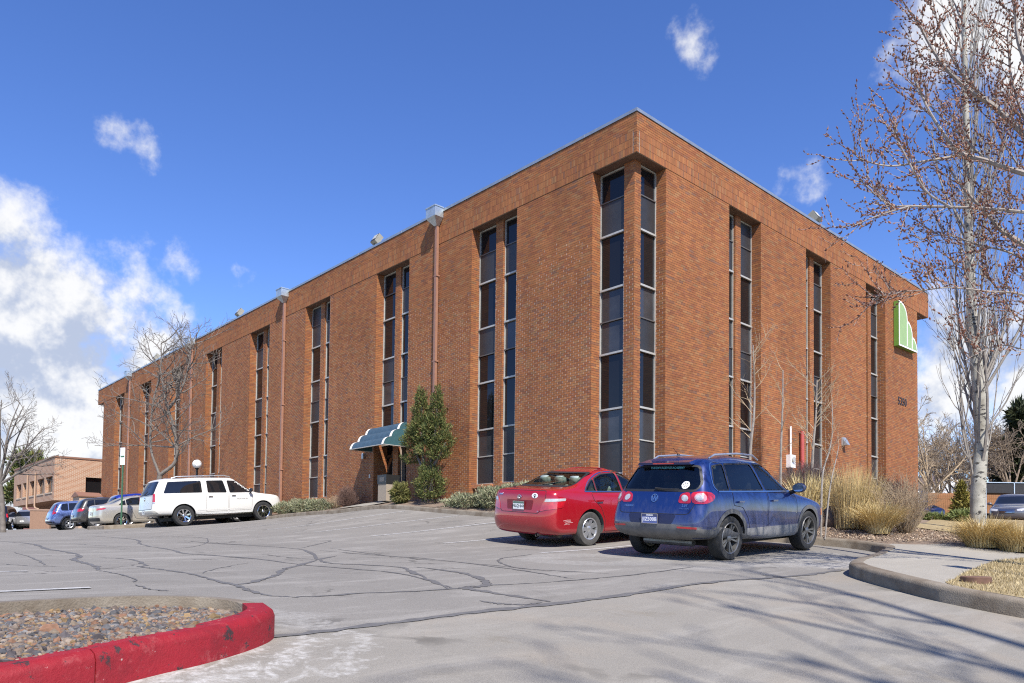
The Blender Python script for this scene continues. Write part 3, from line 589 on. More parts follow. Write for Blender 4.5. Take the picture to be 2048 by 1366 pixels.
def glaze(axis, s, e, depth, kinds, rows=ROWS):
    """one column of panes between s and e along a front"""
    f = (lambda a, d_, z: (-a, d_, z)) if axis == 'L' else (lambda a, d_, z: (-d_, a, z))
    def bx(mb, a0, a1, d0, d1, z0, z1):
        p, q = f(a0, d0, z0), f(a1, d1, z1); mb.box(min(p[0], q[0]), max(p[0], q[0]), min(p[1], q[1]), max(p[1], q[1]), z0, z1)
    w = empty('window', (0, 0, -ZB)); w.parent = bld
    fr = MB(); bx(fr, s, s + .028, depth, depth + .09, rows[-1], rows[0]); bx(fr, e - .028, e, depth, depth + .09, rows[-1], rows[0]); bx(fr, s + .028, e - .028, depth, depth + .09, rows[0] - .04, rows[0]); bx(fr, s + .028, e - .028, depth, depth + .09, rows[-1], rows[-1] + .04)
    fr.build('frame', M_alum, w)
    for i in range(len(rows) - 1):
        z1, z0 = rows[i], rows[i + 1]; k = kinds[i % len(kinds)]
        rec = .045 if k != 's' else .02
        mb = MB(); bx(mb, s + .028, e - .028, depth + rec, depth + rec + .012, z0 + .02, z1 - .02)
        p_ = mb.build('pane', {'g': M_glass, 's': M_screen, 'b': M_blind}[k], w)
        if i < len(rows) - 2:
            big = i in (2, 5) or i == 1 or i == 4
            mb = MB(); h = .026 if big else .016; bx(mb, s + .027, e - .027, depth - (.03 if big else .008), depth + .03, z0 - h, z0 + h); mb.build('rail', M_alum if big or i == 6 else M_frame, w)
KS = ['gsgsggbs', 'gsgbsgsg', 'gggsbgbs', 'gsgbggss', 'ssgbsgbs', 'gsggsgbs']
for i, (a, b) in enumerate(notchL):
    c = (a + b) / 2; rws = ROWS if not (10 < a < 11) else ROWS[:7]
    glaze('L', c + PWD / 2, b, DR, KS[(i * 2) % 6], rws); glaze('L', a, c - PWD / 2, DR, KS[(i * 2 + 3) % 6], rws)
for i, (a, b) in enumerate(notchR):
    c = (a + b) / 2; glaze('R', a, c - .155, DR, KS[(i + 1) % 6]); glaze('R', c + .155, b, DR, KS[(i + 4) % 6])
glaze('L', .645, N1, DR, 'gsgbbgbs'); glaze('R', .56, N2, DR, 'gsgbsgbs')
# rowlock sills
for a, b in notchL:
    if 10 < a < 11: continue
    c = (a + b) / 2
    for s, e in ((a, c - PWD / 2), (c + PWD / 2, b)):
        k = int((e - s) / CH); 
        mb = MB()
        for q in range(k): u0 = s + (e - s) * q / k; mb.box(-(u0 + (e - s) / k - .008), -u0, DR - .19, DR + .05, ZS - .115, ZS - .002)
        bp(mb.build('sill', mat('sill_brick', (.36, .15, .07), .9, var=.3, scale=14), bld)); q_ = MB(); q_.box(-e + .002, -s - .002, DR - .15, DR + .045, ZS - .11, ZS - .03); bp(q_.build('sill_bed', M_mortar, bld))
# metal coping
M_cop = mat('galvanised_coping', (.46, .48, .47), .38, .75, var=.12, scale=3)
cp = MB()
cp.box(-L1 - .02, .035, -.035, .3, ZT + .012, ZT + .10); cp.box(-.3, .035, .3, L2 + .02, ZT + .012, ZT + .10); cp.box(-L1 - .02, -L1 + .3, .3, L2 + .02, ZT + .012, ZT + .10); cp.box(-L1 + .3, -.3, L2 - .3, L2 + .02, ZT + .012, ZT + .10)
bp(cp.build('coping', M_cop, bld))
for x in np.arange(-L1 + 1.5, 0, 3.05): kk = MB(); kk.box(x, x + .05, -.038, .1, ZT + .008, ZT + .104); bp(kk.build('coping_clip', M_cop, bld))
for y in np.arange(1.5, L2, 3.05): kk = MB(); kk.box(-.1, .038, y, y + .05, ZT + .008, ZT + .104); bp(kk.build('coping_clip', M_cop, bld))
# rainwater heads and downpipes
M_pipe = mat('brown_downpipe', (.30, .155, .10), .45, .1, var=.1); M_head = mat('galvanised_head', (.50, .55, .56), .4, .7, var=.15, scale=5)
for k in range(4):
    x = -8.72 - 11.75 * k; w = empty('rainwater_head', (0, 0, -ZB)); w.parent = bld
    mb = MB(); mb.box(x - .27, x + .27, -.38, -.02, 13.03, 13.36)
    mb.add([(x - .27, -.38, 13.03), (x + .27, -.38, 13.03), (x + .27, -.02, 13.03), (x - .27, -.02, 13.03), (x - .06, -.16, 12.78), (x + .06, -.16, 12.78), (x + .06, -.04, 12.78), (x - .06, -.04, 12.78)], [(0, 1, 5, 4), (1, 2, 6, 5), (2, 3, 7, 6), (3, 0, 4, 7), (4, 5, 6, 7)])
    mb.build('hopper', M_head, w); mb = MB(); mb.box(x - .29, x + .29, -.40, -.01, 13.36, 13.40); mb.build('lid', M_head, w)
    mb = MB(); mb.box(x - .055, x + .055, -.135, -.035, 2.6, 12.79); mb.build('downpipe', M_pipe, w)
    for z in (11, 8, 5): mb = MB(); mb.box(x - .085, x + .085, -.142, -.001, z, z + .05); mb.build('bracket', M_pipe, w)
# floodlights on the parapet
M_fl = mat('floodlight_housing', (.25, .235, .19), .5, .1, var=.1); M_flk = mat('floodlight_black', (.02, .02, .02), .4); M_lens = mat('floodlight_lens', (.45, .45, .40), .15, spec=.8)
def floodlight(x, y, rz, s=1.0):
    w = empty('floodlight', (x, y, ZT + .1 - ZB), rz); w.parent = bld
    T = Matrix.Rotation(R(-32), 4, 'X')
    mb = MB(); mb.tube([(0, 0, 0), (0, -.02, .16)], .025, 8); mb.build('stem', M_flk, w)
    def bxT(mb, *a):
        t = MB(); t.box(*a); mb.add([T @ Vector(v) * s + Vector((0, 0, .2)) for v in t.V], t.F)
    mb = MB(); bxT(mb, -.24, .24, -.14, .18, -.04, .50); mb.build('housing', M_fl, w)
    mb = MB(); bxT(mb, -.22, .22, -.152, -.141, -.02, .48); mb.build('bezel', M_flk, w)
    mb = MB(); bxT(mb, -.17, .17, -.162, -.153, .12, .44); mb.build('lens', M_lens, w)
for x in (-13.1, -26.3, -39.5): floodlight(x, .12, 0, .72)
floodlight(-.12, 10.6, R(90), .72)

# ------------------------------------------------------------------ entrance under the awning
x0, x1 = -12.87, -10.67
dr = empty('entrance', (0, 0, -ZB)); dr.parent = bld
mb = MB(); mb.box(x0 + .0, x1 - .0, .62, .66, 2.9, 5.44); mb.build('door_glass', M_glass, dr)
mb = MB()
for x in (x0 + .02, -11.8, x1 - .08): mb.box(x, x + .06, .55, .64, 2.9, 5.44)
mb.box(x0, x1, .55, .64, 5.02, 5.10); mb.box(x0, x1, .55, .64, 2.9, 3.05); mb.build('door_frame', mat('dark_bronze', (.03, .027, .025), .4, .5), dr)
mb = MB(); mb.tube([(-11.9, .52, 3.7), (-11.9, .48, 3.75), (-11.9, .48, 4.25), (-11.9, .52, 4.3)], .018, 8); mb.build('door_handle', M_alum, dr)
mb = MB(); mb.box(x0, x1, .336, .62, 5.44, 5.50); mb.build('door_head', mat('dark_bronze', ()), dr)
M_teal = mat('teal_awning_fabric', (.035, .072, .11), .75, var=.2, scale=5, bump=.15, bscale=200); M_wht = mat('white_awning_band', (.72, .70, .64), .7, var=.08); M_teal2 = mat('awning_side_fabric', (.025, .085, .10), .75, var=.15)
aw = empty('awning', (0, 0, -ZB)); aw.parent = bld
ax0, ax1 = -12.75, -10.45
arc = []
for k in range(3):         # three bulging scallops from the wall down to the front hem
    ya, yb = -.03 - .33 * k, -.03 - .33 * (k + 1); za, zb = 6.1 - .3 * k, 6.1 - .3 * (k + 1)
    for t in np.linspace(0, 1, 7)[:(-1 if k < 2 else 7)]:
        bu = math.sin(t * math.pi) * .085; arc.append((ya + (yb - ya) * t - bu * .67, za + (zb - za) * t + bu * .74))
def strip_x(mb, xa, xb, lift=0.0):
    n_ = len(arc); V = [(xa, y - lift * .6, z + lift * .7) for y, z in arc] + [(xb, y - lift * .6, z + lift * .7) for y, z in arc]
    mb.add(V, [(i, i + 1, n_ + i + 1, n_ + i) for i in range(n_ - 1)])
mb = MB(); strip_x(mb, ax0, ax1); mb.build('canopy', M_teal, aw, True)
for xa in (ax0 - .01, ax1 - .13): mb = MB(); strip_x(mb, xa, xa + .14, .012); mb.build('white_band', M_wht, aw, True)
for xa in (ax0, ax1): mb = MB(); n_ = len(arc); mb.add([(xa, y, z) for y, z in arc] + [(xa, -.03, 5.2)], [tuple(range(n_ + 1))]); mb.build('side_panel', M_teal2, aw)
mb = MB()
for p, q in (((ax0, -1.02, 5.19), (ax1, -1.02, 5.19)), ((ax0, -.02, 5.19), (ax0, -1.02, 5.19)), ((ax1, -.02, 5.19), (ax1, -1.02, 5.19))): mb.tube([p, q], .018, 6)
mb.build('frame_tube', M_alum, aw)
mb = MB(); mb.lathe([(.0, .09), (.05, .09), (.06, 0), (.06, -.13), (0, -.13)], Matrix.Translation((-13.32, -.1, 5.1)), 12); bp(mb.build('wall_lamp', M_cop, bld, True))
mb = MB(); mb.box(-12.98, -12.90, -.03, 0, 4.2, 4.34); bp(mb.build('door_panel', M_alum, bld))
sheet('entrance_walk', [(-12.8, -1.54), (-10.6, -1.54), (-10.6, .7), (-12.8, .7)], .5, lambda x, y: lz(x, y), M_walk, .03)['kind'] = 'structure'

# ------------------------------------------------------------------ fittings on the short front
M_num = mat('dark_bronze_numerals', (.05, .035, .03), .5, .4)
nm = text_mesh('address_number', '5350', .46, M_num, bld, Matrix(((0, 0, 1, .012), (1, 0, 0, 17.98), (0, 1, 0, 7.92), (0, 0, 0, 1))), .01, bold=.006, spacing=1.05); bp(nm)
sg = empty('wall_sign', (.02, 17.1, 10.15)); tag(sg, 'green stepped leaf-shaped sign with white outline high on the brick wall', 'sign')
def sgf(a, b, d_): return (d_, a, b)
out_ = [(0, 0), (2.0, .04), (1.97, .25), (1.86, .46), (1.68, .61), (1.46, .68), (1.44, .86), (1.32, 1.09), (1.12, 1.25), (.92, 1.30), (.89, 1.5), (.76, 1.76), (.54, 1.94), (.28, 2.02), (0, 2.02)]
out_ = [(a, b * .93) for a, b in out_]
gm = mat('sign_green', (.27, .385, .15), .45, var=.08, scale=3); wm = mat('sign_white', (.82, .83, .80), .45)
mb = MB(); mb.prism(out_, 0, .20, sgf); mb.build('sign_body', mat('sign_side_green', (.12, .25, .035), .5), sg, fix=True)
cx_, cy_ = 1.0, .8
mb = MB(); mb.prism(out_, .20, .206, sgf); mb.build('sign_edge', wm, sg, fix=True)
inn = [(.07, .07), (1.93, .11), (1.90, .24), (1.80, .42), (1.64, .55), (1.39, .62), (1.37, .84), (1.26, 1.04), (1.07, 1.18), (.85, 1.23), (.82, 1.47), (.70, 1.71), (.50, 1.87), (.27, 1.95), (.07, 1.95)]
mb = MB(); mb.prism([(a, b * .93) for a, b in inn], .206, .211, sgf); mb.build('sign_face', gm, sg, fix=True)
for a, t in ((.86, 1.2), (1.40, .6)): mb = MB(); mb.box(.211, .215, a - .03, a + .03, .1, t * .93); mb.build('white_stripe', wm, sg)
# security lamp, meter box, red standpipe
mb = MB(); mb.add([(0, 12.2, 5.5), (0, 12.45, 5.5), (0, 12.45, 5.8), (0, 12.2, 5.8), (.22, 12.22, 5.52), (.22, 12.43, 5.52), (.08, 12.43, 5.8), (.08, 12.22, 5.8)], [(0, 1, 2, 3), (4, 7, 6, 5), (0, 4, 5, 1), (1, 5, 6, 2), (2, 6, 7, 3), (3, 7, 4, 0)])
bp(mb.build('security_lamp', M_head, bld, fix=True))
mt = empty('meter_box', (0, 0, -ZB)); mt.parent = bld
M_white = mat('white_enamel', (.75, .75, .73), .4, var=.05)
mb = MB(); mb.box(.0, .16, 8.05, 8.38, 4.35, 4.78); mb.build('box', M_white, mt); mb = MB(); mb.tube([(.08, 8.2, 4.78), (.08, 8.2, 5.75)], .03, 8); mb.build('riser', M_white, mt)
mb = MB(); mb.tube([(.1, 8.2, 4.35), (.1, 8.2, 2.9)], .045, 8); mb.build('conduit', M_flk, mt); mb = MB(); mb.lathe([(0, .03), (.09, .03), (.09, -.03), (0, -.03)], Matrix.Translation((.18, 8.2, 4.62)) @ Matrix.Rotation(R(90), 4, 'Y'), 14); mb.build('dial', M_alum, mt, True)
mb = MB(); mb.tube([(.1, 8.97, 3.0), (.1, 8.97, 5.66)], .07, 10); bp(mb.build('red_standpipe', mat('faded_red_paint', (.38, .07, .06), .6, var=.1), bld, True))
# ------------------------------------------------------------------ cars: local frame x right, y forward (rear bumper at y = 0), z up
def paint(name, col, metal=.0, rough=.28, dirt=0.0, dirtcol=(.30, .28, .25), flake=0.0):
    if name in MATS: return MATS[name]
    m, nt, B, N, L = nmat(name); B.inputs['Roughness'].default_value = rough; B.inputs['Metallic'].default_value = metal
    B.inputs['Coat Weight'].default_value = 1.0; B.inputs['Coat Roughness'].default_value = .03; B.inputs['Base Color'].default_value = (*col, 1)
    tc = N('ShaderNodeTexCoord')
    if dirt:
        sp = N('ShaderNodeSeparateXYZ'); L(tc.outputs['Object'], sp.inputs[0])
        mp = N('ShaderNodeMapping'); mp.inputs['Scale'].default_value = (5, 5, 1.2); L(tc.outputs['Object'], mp.inputs['Vector'])
        n = N('ShaderNodeTexNoise'); n.inputs['Scale'].default_value = 3; n.inputs['Detail'].default_value = 7; n.inputs['Roughness'].default_value = .65; L(mp.outputs[0], n.inputs['Vector'])
        h = N('ShaderNodeMapRange'); L(sp.outputs[2], h.inputs[0]); h.inputs[1].default_value = 1.0; h.inputs[2].default_value = .25; h.inputs[3].default_value = 0; h.inputs[4].default_value = 1
        a = N('ShaderNodeMath'); a.operation = 'MULTIPLY_ADD'; L(n.outputs[0], a.inputs[0]); a.inputs[1].default_value = 1.3; a.inputs[2].default_value = -.74
        b = N('ShaderNodeMath'); b.operation = 'ADD'; b.use_clamp = True; L(a.outputs[0], b.inputs[0]); L(h.outputs[0], b.inputs[1])
        c = N('ShaderNodeMath'); c.operation = 'MULTIPLY'; c.use_clamp = True; L(b.outputs[0], c.inputs[0]); c.inputs[1].default_value = dirt
        mx = N('ShaderNodeMix'); mx.data_type = 'RGBA'; L(c.outputs[0], mx.inputs[0]); mx.inputs[6].default_value = (*col, 1); mx.inputs[7].default_value = (*dirtcol, 1); L(mx.outputs[2], B.inputs['Base Color'])
        r1 = N('ShaderNodeMapRange'); L(c.outputs[0], r1.inputs[0]); r1.inputs[3].default_value = 1.0; r1.inputs[4].default_value = .15; L(r1.outputs[0], B.inputs['Coat Weight'])
        r2 = N('ShaderNodeMapRange'); L(c.outputs[0], r2.inputs[0]); r2.inputs[3].default_value = rough; r2.inputs[4].default_value = .75; L(r2.outputs[0], B.inputs['Roughness'])
    MATS[name] = m; return m
M_blackp = mat('black_plastic', (.018, .018, .019), .55, var=.15); M_rub = mat('tyre_rubber', (.022, .022, .022), .85, var=.3, scale=9, bump=.3, bscale=120)
M_rub2 = mat('dusty_tyre', (.065, .062, .058), .9, var=.25, scale=9, bump=.3, bscale=120)
M_chrome = mat('chrome', (.72, .73, .75), .12, 1.0); M_silver = mat('silver_wheel', (.58, .59, .60), .3, .75, var=.08); M_gun = mat('brake_dusted_wheel', (.20, .195, .185), .42, .7, var=.25, scale=6)
M_under = mat('underbody', (.012, .012, .012), .8); M_seat = mat('grey_green_seat', (.28, .33, .31), .8, var=.1); M_seatd = mat('dark_seat', (.03, .03, .032), .8)
M_redl = mat('red_lens', (.42, .010, .018), .1, spec=.8, coat=1, var=.25, scale=14); M_clr = mat('clear_lens', (.42, .42, .43), .1, spec=.8, coat=1, var=.2, scale=30); M_amb = mat('amber_lens', (.9, .28, .02), .15, spec=.8)
m, nt, B, N, L = nmat('car_glass'); nt.nodes.remove(B)
tr = N('ShaderNodeBsdfTransparent'); tr.inputs[0].default_value = (.70, .77, .73, 1); gl = N('ShaderNodeBsdfGlossy'); gl.inputs['Roughness'].default_value = .01; fr_ = N('ShaderNodeFresnel'); fr_.inputs[0].default_value = 1.5
ad = N('ShaderNodeMath'); ad.operation = 'MULTIPLY_ADD'; L(fr_.outputs[0], ad.inputs[0]); ad.inputs[1].default_value = 1.1; ad.inputs[2].default_value = .03
mx = N('ShaderNodeMixShader'); L(ad.outputs[0], mx.inputs[0]); L(tr.outputs[0], mx.inputs[1]); L(gl.outputs[0], mx.inputs[2]); L(mx.outputs[0], nt.nodes['Material Output'].inputs[0]); M_cg = m
M_cgd = mat('tinted_car_glass', (.010, .011, .013), .02, spec=.8, var=.1)
COLS = [0, 1, 2, 3, 4, 5, 6, 7, 8, 9, 10, 11, 12, 13, 14]
def ring(yr, yf, w, z, wr=.97, wf=.95, br=.05, bf=.12, cr_=.16, cf_=.3, zr=None, zf=None, side=None):
    """half outline, rear centre round the right side to front centre; z: (rear, mid, front) along the side"""
    if isinstance(z, (int, float)): z = (z, z, z)
    zr = z[0] if zr is None else zr; zf = z[2] if zf is None else zf
    P = [(0, yr, zr), (w * .45, yr + br * .2, zr), (w * .8, yr + br * .75, zr * .6 + z[0] * .4), (w * wr * .985, yr + br + cr_ * .55, z[0])]
    ya, yb = yr + br + cr_ + .1, yf - bf - cf_ - .05
    for k in range(7):
        t = k / 6; zz = z[0] + (z[1] - z[0]) * min(1, t * 2) if t < .5 else z[1] + (z[2] - z[1]) * (t * 2 - 1)
        ww = w * (wr + (1 - wr) * min(1, t * 3)) if t < .5 else w * (wf + (1 - wf) * min(1, (1 - t) * 3))
        P.append((ww, ya + (yb - ya) * t, zz))
    P += [(w * wf * .955, yf - bf - cf_ * .45, z[2]), (w * .74, yf - bf * .75, zf * .6 + z[2] * .4), (w * .42, yf - bf * .2, zf), (0, yf, zf)]
    return P
def car_cage(rings, name):
    n = len(rings[0]); V = []; F = []
    full = []
    for r_ in rings:
        loop = list(r_) + [(-x, y, z) for x, y, z in r_[-2:0:-1]]
        full.append(loop)
    m_ = len(full[0])
    for lp in full: V += lp
    for i in range(len(full) - 1):
        for j in range(m_): F.append((i * m_ + j, i * m_ + (j + 1) % m_, (i + 1) * m_ + (j + 1) % m_, (i + 1) * m_ + j))
    # close roof and floor by bridging left to right
    def cap(base, flip):
        h = n - 1
        for j in range(h):
            a, b = base + j, base + j + 1; c, d = base + (m_ - j - 1) % m_, base + (m_ - j) % m_
            if j == 0: f = (a, b, c)
            elif j == h - 1: f = (a, b, d)
            else: f = (a, b, c, d)
            F.append(f[::-1] if flip else f)
    cap(0, True); cap((len(full) - 1) * m_, False)
    me = bpy.data.meshes.new(name); me.from_pydata(V, [], F); return me
def subdiv(me, lv):
    o = bpy.data.objects.new('t', me); COL.objects.link(o); s = o.modifiers.new('s', 'SUBSURF'); s.levels = lv; s.render_levels = lv
    r_ = bpy.data.meshes.new_from_object(o.evaluated_get(bpy.context.evaluated_depsgraph_get())); bpy.data.objects.remove(o); bpy.data.meshes.remove(me)
    b = bmesh.new(); b.from_mesh(r_); bmesh.ops.recalc_face_normals(b, faces=b.faces); b.to_mesh(r_); b.free(); return r_
def bvh_of(me): return BVHTree.FromPolygons([v.co[:] for v in me.vertices], [p.vertices[:] for p in me.polygons])
VIEW = {'R': (lambda a, b: ((5, a, b), (-1, 0, 0))), 'L': (lambda a, b: ((-5, a, b), (1, 0, 0))), 'B': (lambda a, b: ((a, -3, b), (0, 1, 0))), 'F': (lambda a, b: ((a, 9, b), (0, -1, 0))), 'T': (lambda a, b: ((a, b, 5), (0, 0, -1))),
        'BR': (lambda a, b: ((a * .7071 + 3, a * .7071 - 3, b), (-.7071, .7071, 0))), 'BL': (lambda a, b: ((-a * .7071 - 3, a * .7071 - 3, b), (.7071, .7071, 0)))}
def rnd_poly(P, r_=.04, n=4):
    """round the corners of a polygon"""
    out = []; k = len(P)
    for i in range(k):
        p0, p1, p2 = (np.array(P[(i + d) % k], float) for d in (-1, 0, 1)); a, b = p0 - p1, p2 - p1; la, lb = np.linalg.norm(a), np.linalg.norm(b)
        d = min(r_, la * .45, lb * .45); s, e = p1 + a / la * d, p1 + b / lb * d
        for t in np.linspace(0, 1, n): out.append(tuple((1 - t) ** 2 * s + 2 * t * (1 - t) * p1 + t * t * e))
    return out
def decal(bv, view, poly, off_, name, m, parent, step=.05, thick=0.0, smooth=True):
    """sheet laid on the body surface inside a 2-D outline seen along one axis, lifted by off_"""
    v, f = fill(poly, step, step); V = []; Nn = []
    last = None
    for p in v:
        o_, d_ = VIEW[view](p.x, p.y); h = bv.ray_cast(Vector(o_), Vector(d_))
        if h[0] is None: h = bv.find_nearest(Vector(last) if last is not None else Vector(o_))
        nn = h[1] if h[1].dot(Vector(d_)) < 0 else -h[1]
        last = h[0]; V.append(h[0] + nn * off_); Nn.append(nn)
    F = []
    D = Vector(VIEW[view](0, 0)[1])
    for t in f:
        a, b, c = (V[i] for i in t[:3]); F.append(tuple(t) if (b - a).cross(c - a).dot(D) < 0 else tuple(reversed(t)))
    if thick:
        k = len(V); nb_ = len(resample(poly, step)); V2 = [V[i] - Nn[i] * thick for i in range(k)]
        F += [(i, i + k, (i + 1) % nb_ + k, (i + 1) % nb_) for i in range(nb_)]; V = V + V2
        o = mesh_obj(name, V, F, m, parent, smooth); b = bmesh.new(); b.from_mesh(o.data); bmesh.ops.recalc_face_normals(b, faces=b.faces); b.to_mesh(o.data); b.free()
        o.data.set_sharp_from_angle(angle=R(50)); return o
    return mesh_obj(name, V, F, m, parent, smooth)
def line_decal(bv, view, line, w, off_, name, m, parent, closed=False):
    L_ = resample(line, .03, closed)
    if closed: L_.append(L_[0])
    k = len(L_); a_, b_ = [], []
    for i, p in enumerate(L_):
        q, r_ = (L_[(i - 1) % (k - 1)], L_[(i + 1) % (k - 1)]) if closed else (L_[max(i - 1, 0)], L_[min(i + 1, k - 1)])
        dx, dy = r_[0] - q[0], r_[1] - q[1]; l = math.hypot(dx, dy) or 1; a_.append((p[0] - dy / l * w / 2, p[1] + dx / l * w / 2)); b_.append((p[0] + dy / l * w / 2, p[1] - dx / l * w / 2))
    V = []
    for p in a_ + b_:
        o_, d_ = VIEW[view](*p); h = bv.ray_cast(Vector(o_), Vector(d_))
        if h[0] is None: h = bv.find_nearest(Vector(V[-1]) if V else Vector(o_))
        nn = h[1] if h[1].dot(Vector(d_)) < 0 else -h[1]; V.append(h[0] + nn * off_)
    F = [(i, i + 1, k + i + 1, k + i) for i in range(k - 1)]
    o = mesh_obj(name, V, F, m, parent, True); b = bmesh.new(); b.from_mesh(o.data)
    D = Vector(VIEW[view](0, 0)[1])
    for f in b.faces:
        if f.normal.dot(D) > 0: f.normal_flip()
    b.to_mesh(o.data); b.free(); return o
def surf(bv, view, a, b):
    o_, d_ = VIEW[view](a, b); h = bv.ray_cast(Vector(o_), Vector(d_)); return h[0], h[1]
def wheel(parent, x, y, r_, w, style, side, tyre=None, dec=1.0):
    """wheel > tyre, rim; outer face towards side (+1 right)"""
    e = empty('wheel', (x, y, r_)); e.parent = parent; e.rotation_euler = (0, 0, 0)
    M = Matrix.Rotation(R(90) * side, 4, 'Y'); q = style['rr'] * r_
    tp = [(q, -w / 2 + .012), (q + .03, -w / 2), (r_ * .93, -w / 2 + .004), (r_ * .985, -w / 2 + .03), (r_, -w / 4), (r_, w / 4), (r_ * .985, w / 2 - .03), (r_ * .93, w / 2 - .004), (q + .03, w / 2), (q, w / 2 - .012)]
    mb = MB(); mb.lathe(tp, M, 40); mb.build('tyre', tyre or M_rub, e, True)
    rim = MB(); rim.lathe([(q, w / 2 - .012), (q - .008, w / 2 - .004), (q - .022, w / 2 - .012), (q - .03, w / 2 - .06), (q - .03, -w / 2 + .01), (0, -w / 2 + .03)], M, 36)
    ns = style['n']; hub = .055 if ns > 6 else .06
    hz = w / 2 - .03
    def put(a, prof):   # one spoke: cross-sections (radius, half width, height)
        ca, sa = math.cos(a), math.sin(a); V = []
        for rr, hw, hh, th in prof:
            for s_, zz in ((-hw, hh), (hw, hh), (hw * 1.1, hh - th), (-hw * 1.1, hh - th)): V.append(M @ Vector((rr * ca - s_ * sa, rr * sa + s_ * ca, zz)))
        k = len(prof); F = [(i * 4 + j, i * 4 + (j + 1) % 4, (i + 1) * 4 + (j + 1) % 4, (i + 1) * 4 + j) for i in range(k - 1) for j in range(4)] + [(3, 2, 1, 0), tuple((k - 1) * 4 + j for j in range(4))]
        rim.add(V, F)
    for k in range(ns):
        a = 2 * math.pi * k / ns + .2
        if style.get('twin'):
            for da in (-.17, .17):
                put(a + da, [(hub * .8, .010, hz - .012, .03), (q * .55, .013, hz - .002, .03), (q - .02, .016, hz + .004, .03)])
        else: put(a, [(hub * .8, style['w0'], hz - .012, .03), (q * .5, (style['w0'] + style['w1']) / 2, hz, .03), (q - .015, style['w1'], hz + .006, .03)])
    rim.lathe([(0, hz + .012), (hub * .5, hz + .01), (hub, hz - .008), (hub, hz - .05)], M, 20)
    rim.build('rim', style['m'], e, True, fix=True)
    d_ = MB(); d_.lathe([(0, -.02), (q - .05, -.02), (q - .05, -.04)], M, 20); d_.build('brake_disc', M_under, e)
    return e
def prism_cutter(poly, d0, d1, view):
    f = {'X': lambda a, b, d: (d, a, b), 'Y': lambda a, b, d: (a, d, b)}[view]
    mb = MB(); mb.prism(poly, d0, d1, f); return mb
def boolean(me, cutters, mats):
    """cut closed prisms out of a closed body; cut faces take the trim material"""
    o = bpy.data.objects.new('t', me); COL.objects.link(o); me.materials.clear()
    for m_ in mats: me.materials.append(m_)
    tmp = []
    for mb in cutters:
        c = mb.build('cut', mats[1], None, fix=True); c.data.materials.clear()
        for m_ in mats: c.data.materials.append(m_)
        c.data.polygons.foreach_set('material_index', [1] * len(c.data.polygons)); tmp.append(c)
        b = o.modifiers.new('b', 'BOOLEAN'); b.operation = 'DIFFERENCE'; b.solver = 'MANIFOLD'; b.object = c
    r_ = bpy.data.meshes.new_from_object(o.evaluated_get(bpy.context.evaluated_depsgraph_get()))
    for c in tmp: bpy.data.objects.remove(c)
    bpy.data.objects.remove(o); return r_
def circle(cx, cy, r_, n=40, a0=0, a1=2 * math.pi): return [(cx + r_ * math.cos(a0 + (a1 - a0) * i / n), cy + r_ * math.sin(a0 + (a1 - a0) * i / n)) for i in range(n)]

def make_car(name, spec, body_mat, label, group=None, detail=True):
    """spec: rings, wheels, side windows, rear and front glass; returns root, bvh of the uncut body"""
    root = empty(name); tag(root, label, spec.get('cat', 'car'), group)
    me = subdiv(car_cage(spec['rings'], name), 4 if detail else 3); bv = bvh_of(me)
    cut = []
    ra, fa, wr_, tr_, hw = spec['axles'][0], spec['axles'][1], spec['wr'], spec['wr'] + spec.get('arch', .055), spec['track']
    for y in (ra, fa):
        for s in (-1, 1): cut.append(prism_cutter(circle(y, wr_ + .01, tr_, 44), s * (hw - .17), s * 1.3, 'X'))
    see = spec.get('see', False)
    if see:
        for P in spec['side']: cut.append(prism_cutter(rnd_poly(P, .03, 3), -1.3, 1.3, 'X'))
        cut.append(prism_cutter(rnd_poly(spec['rear'], .05, 3), -.5, spec['cab'][0] + .5, 'Y')); cut.append(prism_cutter(rnd_poly(spec['front'], .05, 3), spec['cab'][1] - .3, 6, 'Y'))
        c = spec['cab']; mb = MB(); mb.box(-c[2], c[2], c[0], c[1], c[3], c[4]); cut.append(mb)
    bm_ = boolean(me, cut, [body_mat, spec.get('trim', M_blackp)])
    bm_.polygons.foreach_set('use_smooth', [True] * len(bm_.polygons)); bm_.set_sharp_from_angle(angle=R(33))
    body = bpy.data.objects.new('body', bm_); link(body, root)
    # glass
    g = M_cg if see else M_cgd; go = -.006 if see else .003
    for P in spec['side']:
        for v_ in ('R', 'L'):
            decal(bv, v_, rnd_poly(P, .03, 3), go, 'side_window', spec.get('sideglass', g), root, .08)
            if detail: line_decal(bv, v_, rnd_poly(P, .03, 3), .022, .002, 'window_trim', M_blackp, root, True)
    decal(bv, 'B', rnd_poly(spec['rear'], .05, 3), go, 'rear_window', spec.get('rearglass', g), root, .08); decal(bv, 'F', rnd_poly(spec['front'], .05, 3), go, 'windscreen', g, root, .08)
    if detail: line_decal(bv, 'B', rnd_poly(spec['rear'], .05, 3), .03, .002, 'window_trim', M_blackp, root, True)
    for y in (ra, fa):
        for s in (-1, 1): wheel(root, s * (hw - spec['tw'] / 2), y, wr_, spec['tw'], spec['style'], s, spec.get('tyre'))
    u = MB(); u.box(-hw + .3, hw - .3, .8, fa + .3, .22, .36); u.build('underbody', M_under, root)
    return root, bv, body
